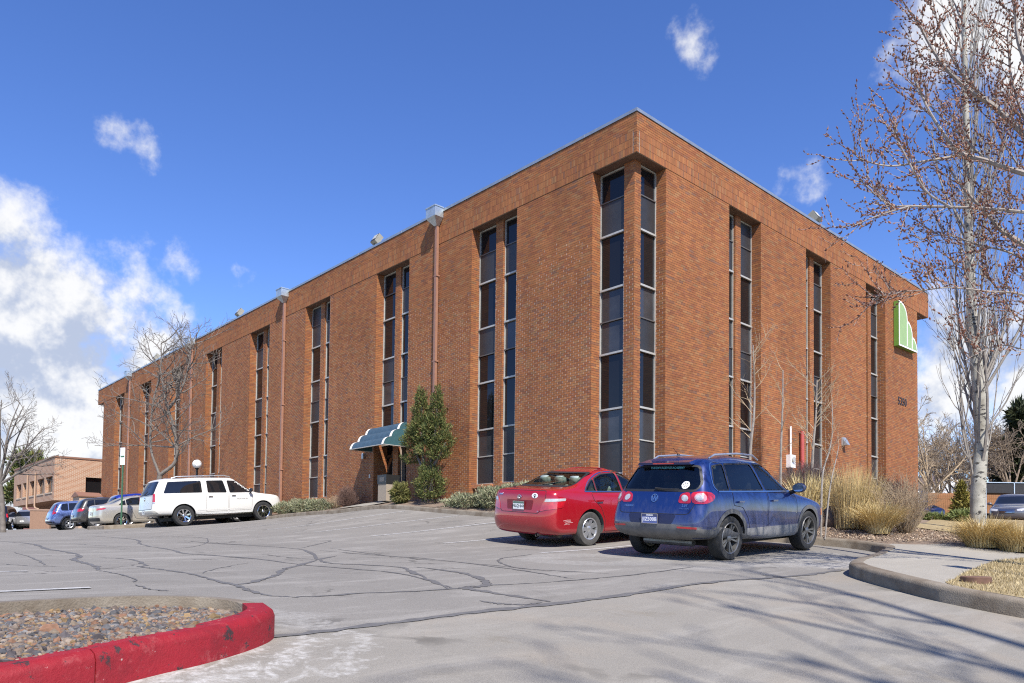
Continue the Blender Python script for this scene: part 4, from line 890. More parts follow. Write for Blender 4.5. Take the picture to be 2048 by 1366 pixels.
def badge_text(bv, root, name, s, x, z, size, m, view='B', ext=.002, bold=0.0, spacing=1.0, lift=.004, shear=0):
    p, n_ = surf(bv, view, x, z)
    X = Vector((1, 0, 0)) if view == 'B' else Vector((0, 1, 0))
    n_ = n_ if n_.dot(Vector(VIEW[view](0, 0)[1])) < 0 else -n_
    X = (X - n_ * X.dot(n_)).normalized(); Yv = n_.cross(X)
    if Yv.z < 0: Yv = -Yv
    p = p + n_ * lift
    M = Matrix(((X.x, Yv.x, n_.x, p.x), (X.y, Yv.y, n_.y, p.y), (X.z, Yv.z, n_.z, p.z), (0, 0, 0, 1)))
    return text_mesh(name, s, size, m, root, M, ext, bold=bold, spacing=spacing), M
def plate(bv, root, z, col, txt, tcol, band=None, x=0, yo=.006, extra=None):
    p, n_ = surf(bv, 'B', x, z); y = min(surf(bv, 'B', x + dx, z + dz)[0].y for dx in (-.14, .14) for dz in (-.07, .07)) - yo
    e = empty('licence_plate', (0, 0, 0)); e.parent = root
    mb = MB(); mb.box(x - .152, x + .152, y - .006, y, z - .077, z + .077); mb.build('plate', mat('plate_' + col[0], col[1], .4), e)
    fm = MB()
    for b in ((-.158, .158, .071, .080), (-.158, .158, -.080, -.071), (-.158, -.149, -.071, .071), (.149, .158, -.071, .071)): fm.box(x + b[0], x + b[1], y - .009, y - .0005, z + b[2], z + b[3])
    fm.build('plate_frame', M_chrome, e)
    if band: mb = MB(); mb.box(x - .147, x + .147, y - .0075, y - .0065, z + .035, z + .069); mb.build('plate_band', mat('plate_band_' + col[0], band, .5), e)
    T = lambda s_, sz, zz, nm, c: text_mesh(nm, s_, sz, mat('plate_ink_' + col[0] + nm, c, .5), e, Matrix(((1, 0, 0, x), (0, 0, -1, y - .0085), (0, 1, 0, zz), (0, 0, 0, 1))), .0006, bold=.0016, spacing=1.05)
    T(txt, .082, z - .012, 'number', tcol)
    if extra: T(extra, .022, z + .052, 'heading', (.85, .85, .85))
def mirror(root, x, y, z, m, s):
    e = empty('door_mirror', (x, y, z)); e.parent = root
    b = bmesh.new(); bmesh.ops.create_uvsphere(b, u_segments=14, v_segments=10, radius=1)
    for v in b.verts: v.co = Vector((v.co.x * .125, v.co.y * .075 + (.03 if v.co.y < 0 else 0), v.co.z * .085))
    me = bpy.data.meshes.new('shell'); b.to_mesh(me); b.free(); me.materials.append(m); me.polygons.foreach_set('use_smooth', [True] * len(me.polygons)); link(bpy.data.objects.new('shell', me), e)
    mb = MB(); n = 16; V = [(.105 * math.cos(6.283 * i / n), -.048, .07 * math.sin(6.283 * i / n)) for i in range(n)]; mb.add(V, [tuple(range(n))]); mb.build('mirror_glass', M_chrome, e)
    mb = MB(); mb.tube([(-s * .03, .02, -.04), (-s * .2, .06, -.09)], [.03, .04], 8); mb.build('stalk', M_blackp, e)
def handle(bv, parent, y, z, m, view='R', w=.16):
    p, n_ = surf(bv, view, y, z); s = 1 if view == 'R' else -1
    h = MB(); h.obox((p.x + s * .028, y, z), (.012, 0, 0), (0, w / 2, 0), (0, 0, .014)); h.obox((p.x + s * .008, y - w / 2 + .02, z), (.022, 0, 0), (0, .014, 0), (0, 0, .012)); h.obox((p.x + s * .008, y + w / 2 - .02, z), (.022, 0, 0), (0, .014, 0), (0, 0, .012)); h.build('handle', m, parent)
def seats(root, rows, m, hr=.2, w=.46):
    for y, z, xs in rows:
        for x in xs:
            e = empty('seat', (x, y, z)); e.parent = root
            def pad(nm, c, sx, sy, sz, tilt):
                b = bmesh.new(); bmesh.ops.create_cube(b, size=2); bmesh.ops.bevel(b, geom=b.edges[:], offset=.35, segments=3, affect='EDGES')
                for v in b.verts: v.co = Matrix.Rotation(R(tilt), 3, 'X') @ Vector((v.co.x * sx, v.co.y * sy, v.co.z * sz)) + Vector(c)
                me = bpy.data.meshes.new(nm); b.to_mesh(me); b.free(); me.materials.append(m); me.polygons.foreach_set('use_smooth', [True] * len(me.polygons)); link(bpy.data.objects.new(nm, me), e)
            pad('backrest', (0, 0, .3), w / 2, .07, .32, 12); pad('headrest', (0, -.09, .70), .135, .05, .095, 12)
def place_car(root, x, y, rz=0.0, pitch=None, zf=None):
    """x: centre line, y: rear bumper; settles the car on the ground"""
    zf = zf or gz; c, s_ = math.cos(rz), math.sin(rz)
    P = lambda lx, ly: (x + lx * c - ly * s_, y + lx * s_ + ly * c)
    zr, zfr = zf(*P(0, 1.0)), zf(*P(0, 3.7)); pt = math.atan2(zfr - zr, 2.7); zl, zrr = zf(*P(-.75, 2.3)), zf(*P(.75, 2.3)); rl = math.atan2(zl - zrr, 1.5)
    root.rotation_mode = 'XYZ'; root.matrix_world = Matrix.Translation((x, y, zr - math.tan(pt) * 1.0)) @ Matrix.Rotation(rz, 4, 'Z') @ Matrix.Rotation(pt, 4, 'X') @ Matrix.Rotation(rl, 4, 'Y')
def copy_tree(o, parent=None):
    c = o.copy(); COL.objects.link(c); c.parent = parent
    for ch in o.children: copy_tree(ch, c)
    return c

# ---- blue compact SUV
SUVS = dict(axles=(.93, 3.53), wr=.358, track=.895, tw=.235, arch=.05, cat='suv', style=dict(n=5, twin=True, rr=.71, m=M_gun), tyre=M_rub, see=True,
    rings=[ring(.32, 4.1, .78, (.33, .27, .27)), ring(.05, 4.40, .89, (.42, .29, .30), zr=.40), ring(-.01, 4.45, .912, (.56, .48, .52), zr=.56), ring(.02, 4.44, .918, (.72, .66, .70), zr=.70), ring(.09, 4.38, .917, (.90, .86, .83), zr=.88, zf=.80), ring(.13, 4.10, .905, (1.02, .98, .93), zr=1.03, zf=.93, bf=.25), ring(.16, 3.62, .875, (1.10, 1.06, 1.03), zr=1.09, zf=1.02, bf=.3, cf_=.3), ring(.20, 3.28, .84, (1.16, 1.12, 1.10), zr=1.15, zf=1.09, bf=.2, cf_=.25),
           ring(.36, 2.72, .745, (1.43, 1.44, 1.42), zr=1.43, zf=1.43, bf=.15, cf_=.2, wf=.96), ring(.46, 2.32, .665, (1.60, 1.62, 1.60), zr=1.59, zf=1.61, bf=.12, cf_=.15, wf=.97), ring(.60, 2.12, .50, (1.645, 1.685, 1.66), zr=1.64, zf=1.665, bf=.1, cf_=.1), ring(.72, 2.0, .22, (1.66, 1.70, 1.68), bf=.05, cf_=.05)],
    side=[[(.62, 1.12), (.56, 1.22), (.66, 1.50), (.95, 1.535), (.93, 1.12)], [(.97, 1.12), (.99, 1.535), (1.78, 1.545), (1.98, 1.11)], [(2.06, 1.11), (1.87, 1.545), (2.25, 1.53), (2.62, 1.38), (2.98, 1.16), (2.98, 1.09)]],
    rear=[(-.70, 1.12), (.70, 1.12), (.735, 1.22), (.60, 1.50), (-.60, 1.50), (-.735, 1.22)], front=[(-.72, 1.12), (.72, 1.12), (.60, 1.52), (-.60, 1.52)], cab=(.55, 2.75, .63, .75, 1.5))
P_blue = paint('dusty_blue_paint', (.006, .023, .125), .3, .3, dirt=.5, dirtcol=(.17, .175, .205))
suv, bv, body = make_car('blue_suv', SUVS, P_blue, 'dusty blue compact SUV with roof rails, parked nearest the driveway')
M_grey = mat('dusty_grey_cladding', (.085, .085, .085), .7, var=.3, scale=5, col2=(.16, .155, .15))
# lower bumper, sills and arch cladding
decal(bv, 'B', rnd_poly([(-.895, .56), (-.45, .60), (.45, .60), (.895, .56), (.88, .34), (-.88, .34)], .04), .006, 'rear_bumper_cladding', M_grey, root := suv, .05, .02)
decal(bv, 'R', [(-.0, .56), (.48, .50), (.52, .34), (.06, .36)], .006, 'bumper_corner', M_grey, suv, .05, .02); decal(bv, 'L', [(-.0, .56), (.48, .50), (.52, .34), (.06, .36)], .006, 'bumper_corner', M_grey, suv, .05, .02)
M_sill = mat('dusty_sill', (.22, .215, .21), .75, var=.15, scale=5)
for v_ in ('R', 'L'):
    decal(bv, v_, [(1.36, .30), (3.10, .30), (3.10, .50), (1.36, .50)], .005, 'sill_cladding', M_sill, suv, .06, .015)
    for y in SUVS['axles']:
        arc_ = circle(y, .355, .435, 30, R(-8), R(188)); line_decal(bv, v_, arc_[:31], .07, .006, 'arch_cladding', mat('arch_grey', (.10, .10, .10), .75, var=.25), suv)
    line_decal(bv, v_, [(.62, 1.10), (2.98, 1.075)], .022, .006, 'chrome_strip', M_chrome, suv); line_decal(bv, v_, spline([(.60, 1.11), (.535, 1.22), (.64, 1.53), (1.0, 1.56), (1.8, 1.57), (2.25, 1.555), (2.64, 1.40), (3.02, 1.16)], 5), .016, .006, 'chrome_strip', M_chrome, suv)
    # doors
    for nm, P, hy in (('door', [(1.52, .33), (1.98, .33), (2.02, 1.07), (.98, 1.09), (.98, .88), (1.24, .84), (1.40, .66)], 1.16), ('door', [(2.02, .33), (3.02, .33), (3.06, 1.04), (2.06, 1.07)], 2.22)):
        d_ = decal(bv, v_, rnd_poly(P, .03, 3), .0025, nm, P_blue, suv, .06); line_decal(bv, v_, rnd_poly(P, .03, 3), .009, .0035, 'door_gap', M_under, d_, True); handle(bv, d_, hy, .93, P_blue, v_)
    s = 1 if v_ == 'R' else -1; mirror(suv, s * 1.0, 2.92, 1.14, P_blue, s)
    decal(bv, v_, [(4.1, .62), (4.18, .62), (4.18, .74), (4.1, .74)], .005, 'side_marker', M_amb, suv, .04, .01)
    # lamps wrap the rear corner
    D_ = 'B' + v_
    lb = decal(bv, D_, rnd_poly([(.585, .92), (.80, .915), (.93, .97), (.955, 1.03), (.90, 1.085), (.76, 1.105), (.585, 1.09)], .06, 5), .010, 'tail_light', M_redl, suv, .03, .02); decal(bv, D_, [(.715 + .088 * math.cos(q), 1.01 + .07 * math.sin(q)) for q in np.linspace(0, 6.283, 21)[:-1]], .014, 'lamp_ring', mat('pink_lens', (.55, .22, .24), .12, spec=.8, coat=1), lb, .03); decal(bv, D_, [(.70 + .058 * math.cos(q), 1.01 + .045 * math.sin(q)) for q in np.linspace(0, 6.283, 21)[:-1]], .017, 'lamp_lens', M_clr, lb, .03)
    lb = decal(bv, D_, rnd_poly([(.40, .925), (.575, .92), (.575, 1.09), (.50, 1.085), (.44, 1.05)], .045, 5), .010, 'tail_light', M_redl, suv, .03, .02); decal(bv, D_, [(.50 + .045 * math.cos(q), 1.0 + .05 * math.sin(q)) for q in np.linspace(0, 6.283, 21)[:-1]], .014, 'lamp_lens', M_clr, lb, .03)
    mb = MB(); mb.tube([(s * .54, .80, 1.63), (s * .55, .95, 1.685), (s * .565, 1.6, 1.715), (s * .555, 2.1, 1.695), (s * .53, 2.32, 1.62)], [.012, .018, .018, .018, .012], 8); mb.build('roof_rail', M_silver, suv, True)
for s in (-1, 1):
    decal(bv, 'B', [(s * .5, .545), (s * .80, .535), (s * .80, .565), (s * .5, .57)], .012, 'reflector', M_redl, suv, .04)
tg = decal(bv, 'B', rnd_poly([(-.74, 1.10), (.74, 1.10), (.755, .98), (.66, .76), (-.66, .76), (-.755, .98)], .06, 4), .002, 'tailgate', P_blue, suv, .05); line_decal(bv, 'B', rnd_poly([(-.745, 1.10), (.745, 1.10), (.76, .98), (.665, .755), (-.665, .755), (-.76, .98)], .06, 4), .009, .003, 'tailgate_gap', M_under, tg, True)
decal(bv, 'B', rnd_poly([(-.46, .745), (.46, .745), (.40, .60), (-.40, .60)], .04), .004, 'plate_recess', mat('dark_blue_recess', (.012, .016, .05), .5), suv, .05)
plate(bv, suv, .675, ('blue', (.10, .13, .32)), 'JIZ500B', (.80, .80, .82), (.05, .06, .14), 0, .012, 'COLORADO')
_, Mb = badge_text(bv, suv, 'badge', 'W', 0, .985, .10, M_chrome, bold=.002); badge_text(bv, suv, 'badge', 'V', 0, 1.022, .07, M_chrome, bold=.002)
mb = MB(); mb.lathe([(.066, 0), (.066, .008), (.056, .008), (.056, 0)], Mb @ Matrix.Translation((0, .012, 0)), 24); mb.build('badge_ring', M_chrome, suv, True)
badge_text(bv, suv, 'lettering', 'TIGUAN', -.50, .865, .052, M_chrome, bold=.001); badge_text(bv, suv, 'lettering', '2.0T', .575, .885, .055, M_chrome, bold=.001); badge_text(bv, suv, 'lettering', '4MOTION', .575, .84, .036, M_chrome)
badge_text(bv, suv, 'window_lettering', 'VULCAN SCIENCE ACADEMY', .05, 1.475, .05, mat('teal_vinyl', (.12, .35, .33), .6), lift=.004, bold=.001)
_, Me = badge_text(bv, suv, 'x', '.', .50, 1.20, .01, M_blackp); bpy.data.objects.remove(_)
mb = MB()
for k in range(6):
    a = k * math.pi / 3; T = Me @ Matrix.Rotation(a, 4, 'Z')
    V = [T @ Vector(v) for v in ((-.010, 0, .006), (.010, 0, .006), (.010, .04, .006), (.030, .048, .006), (.030, .066, .006), (-.030, .066, .006), (-.030, .048, .006), (-.010, .04, .006))]; mb.add(V, [tuple(range(8))])
mb.build('emblem_sticker', mat('white_vinyl', (.8, .8, .8), .5), suv)
mb = MB(); p, n_ = surf(bv, 'B', -.02, 1.135); mb.tube([p + n_ * .03 * -1 if n_.y > 0 else p + n_ * .03, Vector((.2, p.y - .03, 1.14)), Vector((.42, p.y - .02, 1.145))], [.018, .010, .006], 6); mb.build('rear_wiper', M_blackp, suv)
sp_ = MB(); sp_.add([(-.50, .52, 1.54), (.50, .52, 1.54), (.52, .35, 1.525), (-.52, .35, 1.525), (-.46, .66, 1.63), (.46, .66, 1.63), (.49, .34, 1.56), (-.49, .34, 1.56)], [(0, 3, 2, 1), (4, 5, 6, 7), (0, 1, 5, 4), (1, 2, 6, 5), (2, 3, 7, 6), (3, 0, 4, 7)]); sp_.build('spoiler', P_blue, suv, fix=True)
mb = MB(); mb.box(-.2, .2, .332, .342, 1.535, 1.552); mb.build('brake_lamp', M_redl, suv)
mb = MB(); mb.lathe([(.03, 0), (.022, .02), (0, .03)], Matrix.Translation((0, .75, 1.685)), 10); mb.tube([(0, .75, 1.70), (0, .60, 1.80)], .004, 5); mb.build('antenna', M_blackp, suv)
mb = MB(); mb.tube([(-.5, .55, .28), (.45, .55, .28)], .06, 10); mb.build('muffler', M_gun, suv)
seats(suv, ((1.25, .62, (-.42, .0, .42)), (2.25, .62, (-.38, .38))), M_seatd)
place_car(suv, 5.08, -6.02)

# ---- red saloon
SEDS = dict(axles=(1.07, 3.845), wr=.338, track=.895, tw=.215, arch=.045, cat='sedan', style=dict(n=7, rr=.64, w0=.030, w1=.048, m=M_silver), tyre=M_rub2, see=True, trim=mat('grey_cabin_trim', (.10, .115, .105), .8),
    rings=[ring(.36, 4.45, .78, (.24, .20, .18)), ring(.07, 4.72, .89, (.25, .20, .22), zr=.22, bf=.2), ring(-.015, 4.80, .92, (.42, .38, .40), zr=.42, bf=.22), ring(-.02, 4.81, .928, (.62, .60, .56), zr=.62, bf=.24), ring(.02, 4.74, .922, (.84, .80, .70), zr=.84, zf=.68, bf=.3), ring(.02, 4.52, .895, (1.02, .95, .82), zr=1.05, zf=.80, bf=.35), ring(.08, 4.05, .855, (1.09, 1.00, .93), zr=1.125, zf=.91, bf=.3), ring(.38, 3.55, .825, (1.125, 1.03, 1.0), zr=1.14, zf=.99, bf=.25, cf_=.3), ring(.66, 3.28, .80, (1.16, 1.065, 1.05), zr=1.155, zf=1.05, bf=.2, cf_=.25, br=.10),
           ring(1.05, 2.78, .72, (1.345, 1.33, 1.31), zr=1.345, zf=1.32, bf=.18, cf_=.2, br=.09), ring(1.38, 2.38, .635, (1.455, 1.475, 1.455), zr=1.46, zf=1.46, bf=.12, cf_=.15, br=.06), ring(1.60, 2.2, .46, (1.495, 1.52, 1.50), zr=1.49, bf=.1, cf_=.1), ring(1.75, 2.1, .2, (1.51, 1.53, 1.515), bf=.05, cf_=.05)],
    side=[[(.98, 1.08), (1.20, 1.255), (1.30, 1.30), (1.30, 1.06)], [(1.335, 1.06), (1.335, 1.31), (1.58, 1.395), (2.02, 1.42), (2.10, 1.045)], [(2.17, 1.04), (2.10, 1.42), (2.45, 1.395), (2.85, 1.24), (3.12, 1.06), (3.12, 1.03)]],
    rear=[(-.68, 1.165), (.68, 1.165), (.565, 1.425), (-.565, 1.425)], front=[(-.68, 1.08), (.68, 1.08), (.57, 1.42), (-.57, 1.42)], cab=(.98, 2.9, .62, .62, 1.41))
P_red = paint('red_paint', (.34, .005, .012), .1, .25, dirt=.07, dirtcol=(.36, .20, .19))
red, bv, body = make_car('red_sedan', SEDS, P_red, 'red sedan with an oval paw sticker on its boot, beside the blue SUV')
for v_ in ('R', 'L'):
    line_decal(bv, v_, spline([(.95, 1.065), (1.18, 1.27), (1.58, 1.42), (2.1, 1.445), (2.47, 1.42), (2.88, 1.25), (3.15, 1.045)], 5), .016, .006, 'chrome_strip', M_chrome, red); line_decal(bv, v_, [(.95, 1.062), (3.15, 1.017)], .016, .006, 'chrome_strip', M_chrome, red)
    for P, hy in (([(1.48, .27), (2.10, .27), (2.13, 1.015), (1.12, 1.04), (1.16, .90), (1.36, .75), (1.48, .50)], 1.32), ([(2.14, .27), (3.16, .27), (3.22, .99), (2.17, 1.015)], 2.35)):
        d_ = decal(bv, v_, rnd_poly(P, .04, 3), .002, 'door', P_red, red, .06); line_decal(bv, v_, rnd_poly(P, .04, 3), .009, .003, 'door_gap', M_under, d_, True); handle(bv, d_, hy, .88, P_red, v_)
    s = 1 if v_ == 'R' else -1; mirror(red, s * .98, 2.98, 1.07, P_red, s)
    lb = decal(bv, 'B' + v_, rnd_poly([(.40, .70), (.52, .735), (.84, .78), (.90, .93), (.88, .96), (.50, .95), (.46, .86)], .03), .008, 'tail_light', M_redl, red, .03, .012); decal(bv, 'B' + v_, rnd_poly([(.49, .885), (.885, .905), (.89, .95), (.52, .945)], .02), .011, 'lamp_lens', M_clr, lb, .03)
bt = decal(bv, 'B', rnd_poly([(-.64, 1.09), (.64, 1.09), (.66, .97), (.52, .67), (-.52, .67), (-.66, .97)], .05, 4), .0015, 'boot_lid', P_red, red, .05); line_decal(bv, 'B', rnd_poly([(-.645, 1.09), (.645, 1.09), (.665, .97), (.525, .665), (-.525, .665), (-.665, .97)], .05, 4), .009, .0025, 'boot_gap', M_under, bt, True)
decal(bv, 'B', rnd_poly([(-.37, .905), (.37, .905), (.34, .72), (-.34, .72)], .03), .004, 'plate_recess', mat('deep_red_recess', (.16, .006, .01), .4), red, .05)
plate(bv, red, .80, ('white', (.78, .78, .76)), 'NLQ\u00b7644', (.10, .12, .11), (.10, .17, .13), 0, .012)
for rx, rz_, t in ((.052, .036, .006), (.018, .036, .005), (.040, .014, .005)):
    p, n_ = surf(bv, 'B', 0, .965 + (.012 if rx == .04 else 0)); mb = MB(); mb.tube([(rx * math.cos(a), p.y - .012, p.z + rz_ * math.sin(a)) for a in np.linspace(0, 6.283, 25)], t, 6); mb.build('badge', M_chrome, red, True)
badge_text(bv, red, 'lettering', 'CAMRY', -.56, 1.0, .042, M_chrome, bold=.001); badge_text(bv, red, 'lettering', 'LE', .50, .70, .035, M_chrome)
pw = decal(bv, 'B', [(.40 + .078 * math.cos(a), .995 + .048 * math.sin(a)) for a in np.linspace(0, 6.283, 25)[:-1]], .005, 'paw_sticker', mat('white_vinyl', ()), red, .03)
for cx_, cz_, rr in ((.40, .975, .022), (.375, 1.003, .010), (.392, 1.018, .010), (.410, 1.018, .010), (.427, 1.003, .010)): decal(bv, 'B', circle(cx_, cz_, rr, 10), .0065, 'paw_print', M_blackp, pw, .02)
mb = MB(); mb.tube([(.42, .28, .26), (.42, .06, .25)], .035, 12, cap=False); mb.build('exhaust_pipe', M_gun, red, True); mb = MB(); mb.tube([(.05, .5, .27), (.62, .5, .27)], .09, 12); mb.build('muffler', M_gun, red, True)
# scuffed corner of the bumper
sc_ = mat('scuffed_paint', (.55, .33, .32), .7, var=.3, scale=20)
for a, b, c in ((.30, .53, .20), (.34, .505, .17), (.36, .48, .2), (.33, .455, .15)): line_decal(bv, 'R', [(a, b), (a + c * .5, b + .012), (a + c, b + .008)], .010, .002, 'scuff', sc_, red)
seats(red, ((1.22, .56, (-.42, .02, .42)), (2.2, .54, (-.38, .38))), M_seat); mb = MB(); mb.box(-.6, .6, .95, 1.22, 1.02, 1.09); mb.build('parcel_shelf', M_seat, red)
place_car(red, 1.74, -5.75)

# ---- white full-size SUV
BIGS = dict(axles=(1.22, 4.5), wr=.405, track=.985, tw=.265, arch=.055, cat='suv', style=dict(n=8, rr=.66, w0=.022, w1=.034, m=M_chrome), tyre=M_rub, see=False,
    rings=[ring(.35, 5.2, .86, (.44, .38, .36)), ring(.05, 5.45, .97, (.50, .40, .40), zr=.46, cr_=.1), ring(-.01, 5.52, 1.0, (.64, .58, .60), zr=.62, cr_=.1), ring(.03, 5.50, 1.005, (.80, .78, .80), zr=.80, cr_=.1), ring(.07, 5.46, 1.003, (1.02, 1.0, 1.0), zr=1.0, zf=.98, cr_=.1), ring(.09, 5.36, .985, (1.20, 1.16, 1.10), zr=1.2, zf=1.08, cr_=.1), ring(.10, 4.72, .965, (1.27, 1.235, 1.19), zr=1.27, zf=1.19, bf=.25, cr_=.1), ring(.12, 4.33, .95, (1.32, 1.29, 1.27), zr=1.32, zf=1.26, bf=.2, cf_=.25, cr_=.1),
           ring(.27, 3.85, .885, (1.62, 1.62, 1.60), zr=1.62, zf=1.60, bf=.15, cf_=.2, wf=.97, cr_=.1), ring(.38, 3.52, .83, (1.83, 1.85, 1.83), zr=1.83, zf=1.83, bf=.12, cf_=.15, wf=.98, cr_=.1), ring(.5, 3.35, .66, (1.90, 1.93, 1.90), bf=.1, cf_=.1), ring(.65, 3.2, .3, (1.915, 1.945, 1.915), bf=.05, cf_=.05)],
    side=[[(.52, 1.32), (.72, 1.75), (1.98, 1.77), (1.98, 1.30)], [(2.22, 1.29), (2.22, 1.765), (2.88, 1.76), (2.98, 1.27)], [(3.12, 1.26), (3.06, 1.755), (3.52, 1.72), (4.0, 1.36), (4.0, 1.25)]],
    rear=[(-.80, 1.28), (.80, 1.28), (.72, 1.78), (-.72, 1.78)], front=[(-.82, 1.32), (.82, 1.32), (.74, 1.78), (-.74, 1.78)])
P_white = paint('white_paint', (.62, .61, .57), 0, .3, dirt=.12, dirtcol=(.45, .40, .32))
big, bv, body = make_car('white_suv', BIGS, P_white, 'long white full-size SUV with chrome wheels parked nose to the building')
for v_ in ('R', 'L'):
    for P, hy in (([(2.08, .52), (2.98, .52), (3.04, 1.24), (2.14, 1.26)], 2.3), ([(3.02, .52), (3.98, .52), (4.10, 1.22), (3.08, 1.24)], 3.25)):
        d_ = decal(bv, v_, rnd_poly(P, .04, 3), .002, 'door', P_white, big, .08); line_decal(bv, v_, rnd_poly(P, .04, 3), .012, .003, 'door_gap', mat('door_gap_grey', (.25, .24, .22), .8), d_, True); handle(bv, d_, hy, 1.12, M_chrome, v_)
    s = 1 if v_ == 'R' else -1; mirror(big, s * 1.1, 3.95, 1.32, M_blackp, s)
    lb = decal(bv, 'B' + v_, rnd_poly([(.655, .98), (.78, .97), (.775, 1.30), (.67, 1.30)], .02), .01, 'tail_light', M_redl, big, .04, .02); decal(bv, 'B' + v_, rnd_poly([(.66, .94), (.78, .93), (.78, .985), (.66, .99)], .01), .012, 'lamp_lens', M_clr, lb, .03)
    mb = MB(); mb.box(s * .93 - .09, s * .93 + .09, 1.72, 4.0, .36, .41); mb.build('running_board', M_chrome, big); line_decal(bv, v_, [(1.75, .60), (4.0, .60)], .05, .006, 'side_moulding', P_white, big)
    mb = MB(); mb.tube([(s * .72, .9, 1.90), (s * .74, 1.1, 1.965), (s * .74, 3.0, 1.975), (s * .71, 3.25, 1.91)], .022, 8); mb.build('roof_rail', M_silver, big, True)
    badge_text(bv, big, 'lettering', 'ESCALADE ESV', 3.62, .98, .07, M_chrome, v_)
tgm = paint('champagne_tailgate', (.50, .48, .42), 0, .3, dirt=.1)
tg = decal(bv, 'B', rnd_poly([(-.80, 1.24), (.80, 1.24), (.80, .72), (-.80, .72)], .04), .004, 'tailgate', tgm, big, .08); line_decal(bv, 'B', rnd_poly([(-.80, 1.24), (.80, 1.24), (.80, .72), (-.80, .72)], .04), .012, .006, 'tailgate_gap', M_under, tg, True)
badge_text(bv, big, 'lettering', 'ESCALADE', .38, .98, .06, M_chrome); p, n_ = surf(bv, 'B', 0, 1.12); mb = MB(); mb.lathe([(0, .012), (.07, .01), (.085, 0)], Matrix.Translation(p + Vector((0, -.006, 0))) @ Matrix.Rotation(R(90), 4, 'X'), 20); mb.build('badge', M_chrome, big, True)
plate(bv, big, .62, ('white', (.78, .78, .76)), 'V 500', (.10, .12, .11), None, 0, .012)
decal(bv, 'B', rnd_poly([(-.95, .66), (.95, .66), (.93, .5), (-.93, .5)], .04), .012, 'rear_bumper', tgm, big, .06, .03)
mb = MB(); mb.tube([(.6, .15, .40), (.6, .02, .39)], .035, 12, cap=False); mb.build('exhaust_pipe', M_gun, big, True)
mb = MB(); p, n_ = surf(bv, 'B', 0, 1.30); mb.tube([(0, p.y - .02, 1.29), (.2, p.y - .03, 1.36), (.33, p.y + .0, 1.40)], .01, 6); mb.build('rear_wiper', M_blackp, big)
place_car(big, -19.35, -6.25)

# ---- the other parked cars
def plain_car(name, spec, pm, label, lamp=None, group=None, cat=None, front=False, clad=True, z_l=(.92, 1.10)):
    r_, bv, body = make_car(name, {**spec, 'see': False, 'cat': cat or spec['cat']}, pm, label, group, False)
    for v_ in ('R', 'L'):
        decal(bv, 'B' + v_, rnd_poly(lamp or [(.50, .92), (.86, .94), (.92, 1.08), (.52, 1.08)], .03), .008, 'tail_light', M_redl, r_, .06, .012)
        s = 1 if v_ == 'R' else -1; mirror(r_, s * (spec['track'] + .1), spec['side'][-1][-1][0] - .08, spec['side'][-1][-1][1] + .04, pm, s)
        if clad:
            for y in spec['axles']: line_decal(bv, v_, circle(y, spec['wr'] + .01, spec['wr'] + .085, 24, R(-8), R(188)), .05, .006, 'arch_cladding', M_blackp, r_)
        for P in ((spec['side'][1][0][0] + .1, spec['side'][1][-1][0] + .03), (spec['side'][2][0][0] - .03, spec['side'][2][-1][0] + .06)):
            zt = spec['side'][1][0][1] - .03; Q = [(P[0] + (.25 if P[0] < 1.6 else 0), .40), (P[1], .40), (P[1], zt), (P[0], zt)]
            d_ = decal(bv, v_, rnd_poly(Q, .05, 3), .002, 'door', pm, r_, .12); line_decal(bv, v_, rnd_poly(Q, .05, 3), .012, .003, 'door_gap', M_under, d_, True)
        if front: decal(bv, 'F', rnd_poly([(s * .42, .80), (s * .80, .86), (s * .84, .74), (s * .45, .70)], .03), .01, 'headlight', M_clr, r_, .06, .012)
    if front:
        g_ = decal(bv, 'F', rnd_poly([(-.38, .80), (.38, .80), (.34, .58), (-.34, .58)], .04), .008, 'grille', M_blackp, r_, .08)
        for zz in (.63, .68, .73, .78): line_decal(bv, 'F', [(-.34, zz), (.34, zz)], .016, .014, 'grille_bar', M_chrome, g_)
    else: plate(bv, r_, .72, ('white', (.78, .78, .76)), 'AZK', (.1, .12, .11), None, 0, .012); decal(bv, 'B', rnd_poly([(-.86, .52), (.86, .52), (.84, .36), (-.84, .36)], .03), .006, 'rear_bumper', M_blackp, r_, .08)
    return r_
LOT_G = 'cars parked along the building beyond the white SUV'
silver = paint('silver_paint', (.42, .42, .42), .7, .3, dirt=.15); beige = paint('beige_paint', (.46, .43, .37), .5, .3, dirt=.1); lblue = paint('light_blue_paint', (.12, .17, .36), .4, .28, dirt=.1)
dgrey = paint('dark_grey_paint', (.05, .048, .045), .3, .3, dirt=.2); vblue = paint('bright_blue_paint', (.015, .03, .26), .3, .25); blk = paint('black_paint', (.006, .006, .007), 0, .2); navy = paint('navy_paint', (.012, .02, .075), .3, .25, dirt=.1); taupe = paint('grey_paint', (.12, .115, .125), .5, .3, dirt=.15)
WS = {**SUVS, 'style': dict(n=5, rr=.62, w0=.035, w1=.05, m=M_silver)}; WC = {**SEDS, 'style': dict(n=10, rr=.68, w0=.018, w1=.026, m=M_chrome), 'tyre': M_rub}
SEDL = [(.50, .86), (.86, .90), (.93, .965), (.54, .955)]
c = plain_car('silver_suv', WS, silver, 'silver SUV half hidden behind the long white SUV', group=LOT_G); place_car(c, -22.05, -5.3)
c = plain_car('beige_sedan', WC, beige, 'beige sedan behind the green sign post and low kerbed island', SEDL, LOT_G, clad=False); place_car(c, -27.2, -6.2)
c = plain_car('blue_suv', WS, vblue, 'bright blue SUV whose roof shows above the beige sedan', group=LOT_G); place_car(c, -29.8, -5.0)
c = plain_car('dark_suv', WS, dgrey, 'dark grey SUV between the bright blue and light blue ones', group=LOT_G); place_car(c, -33.6, -5.6)
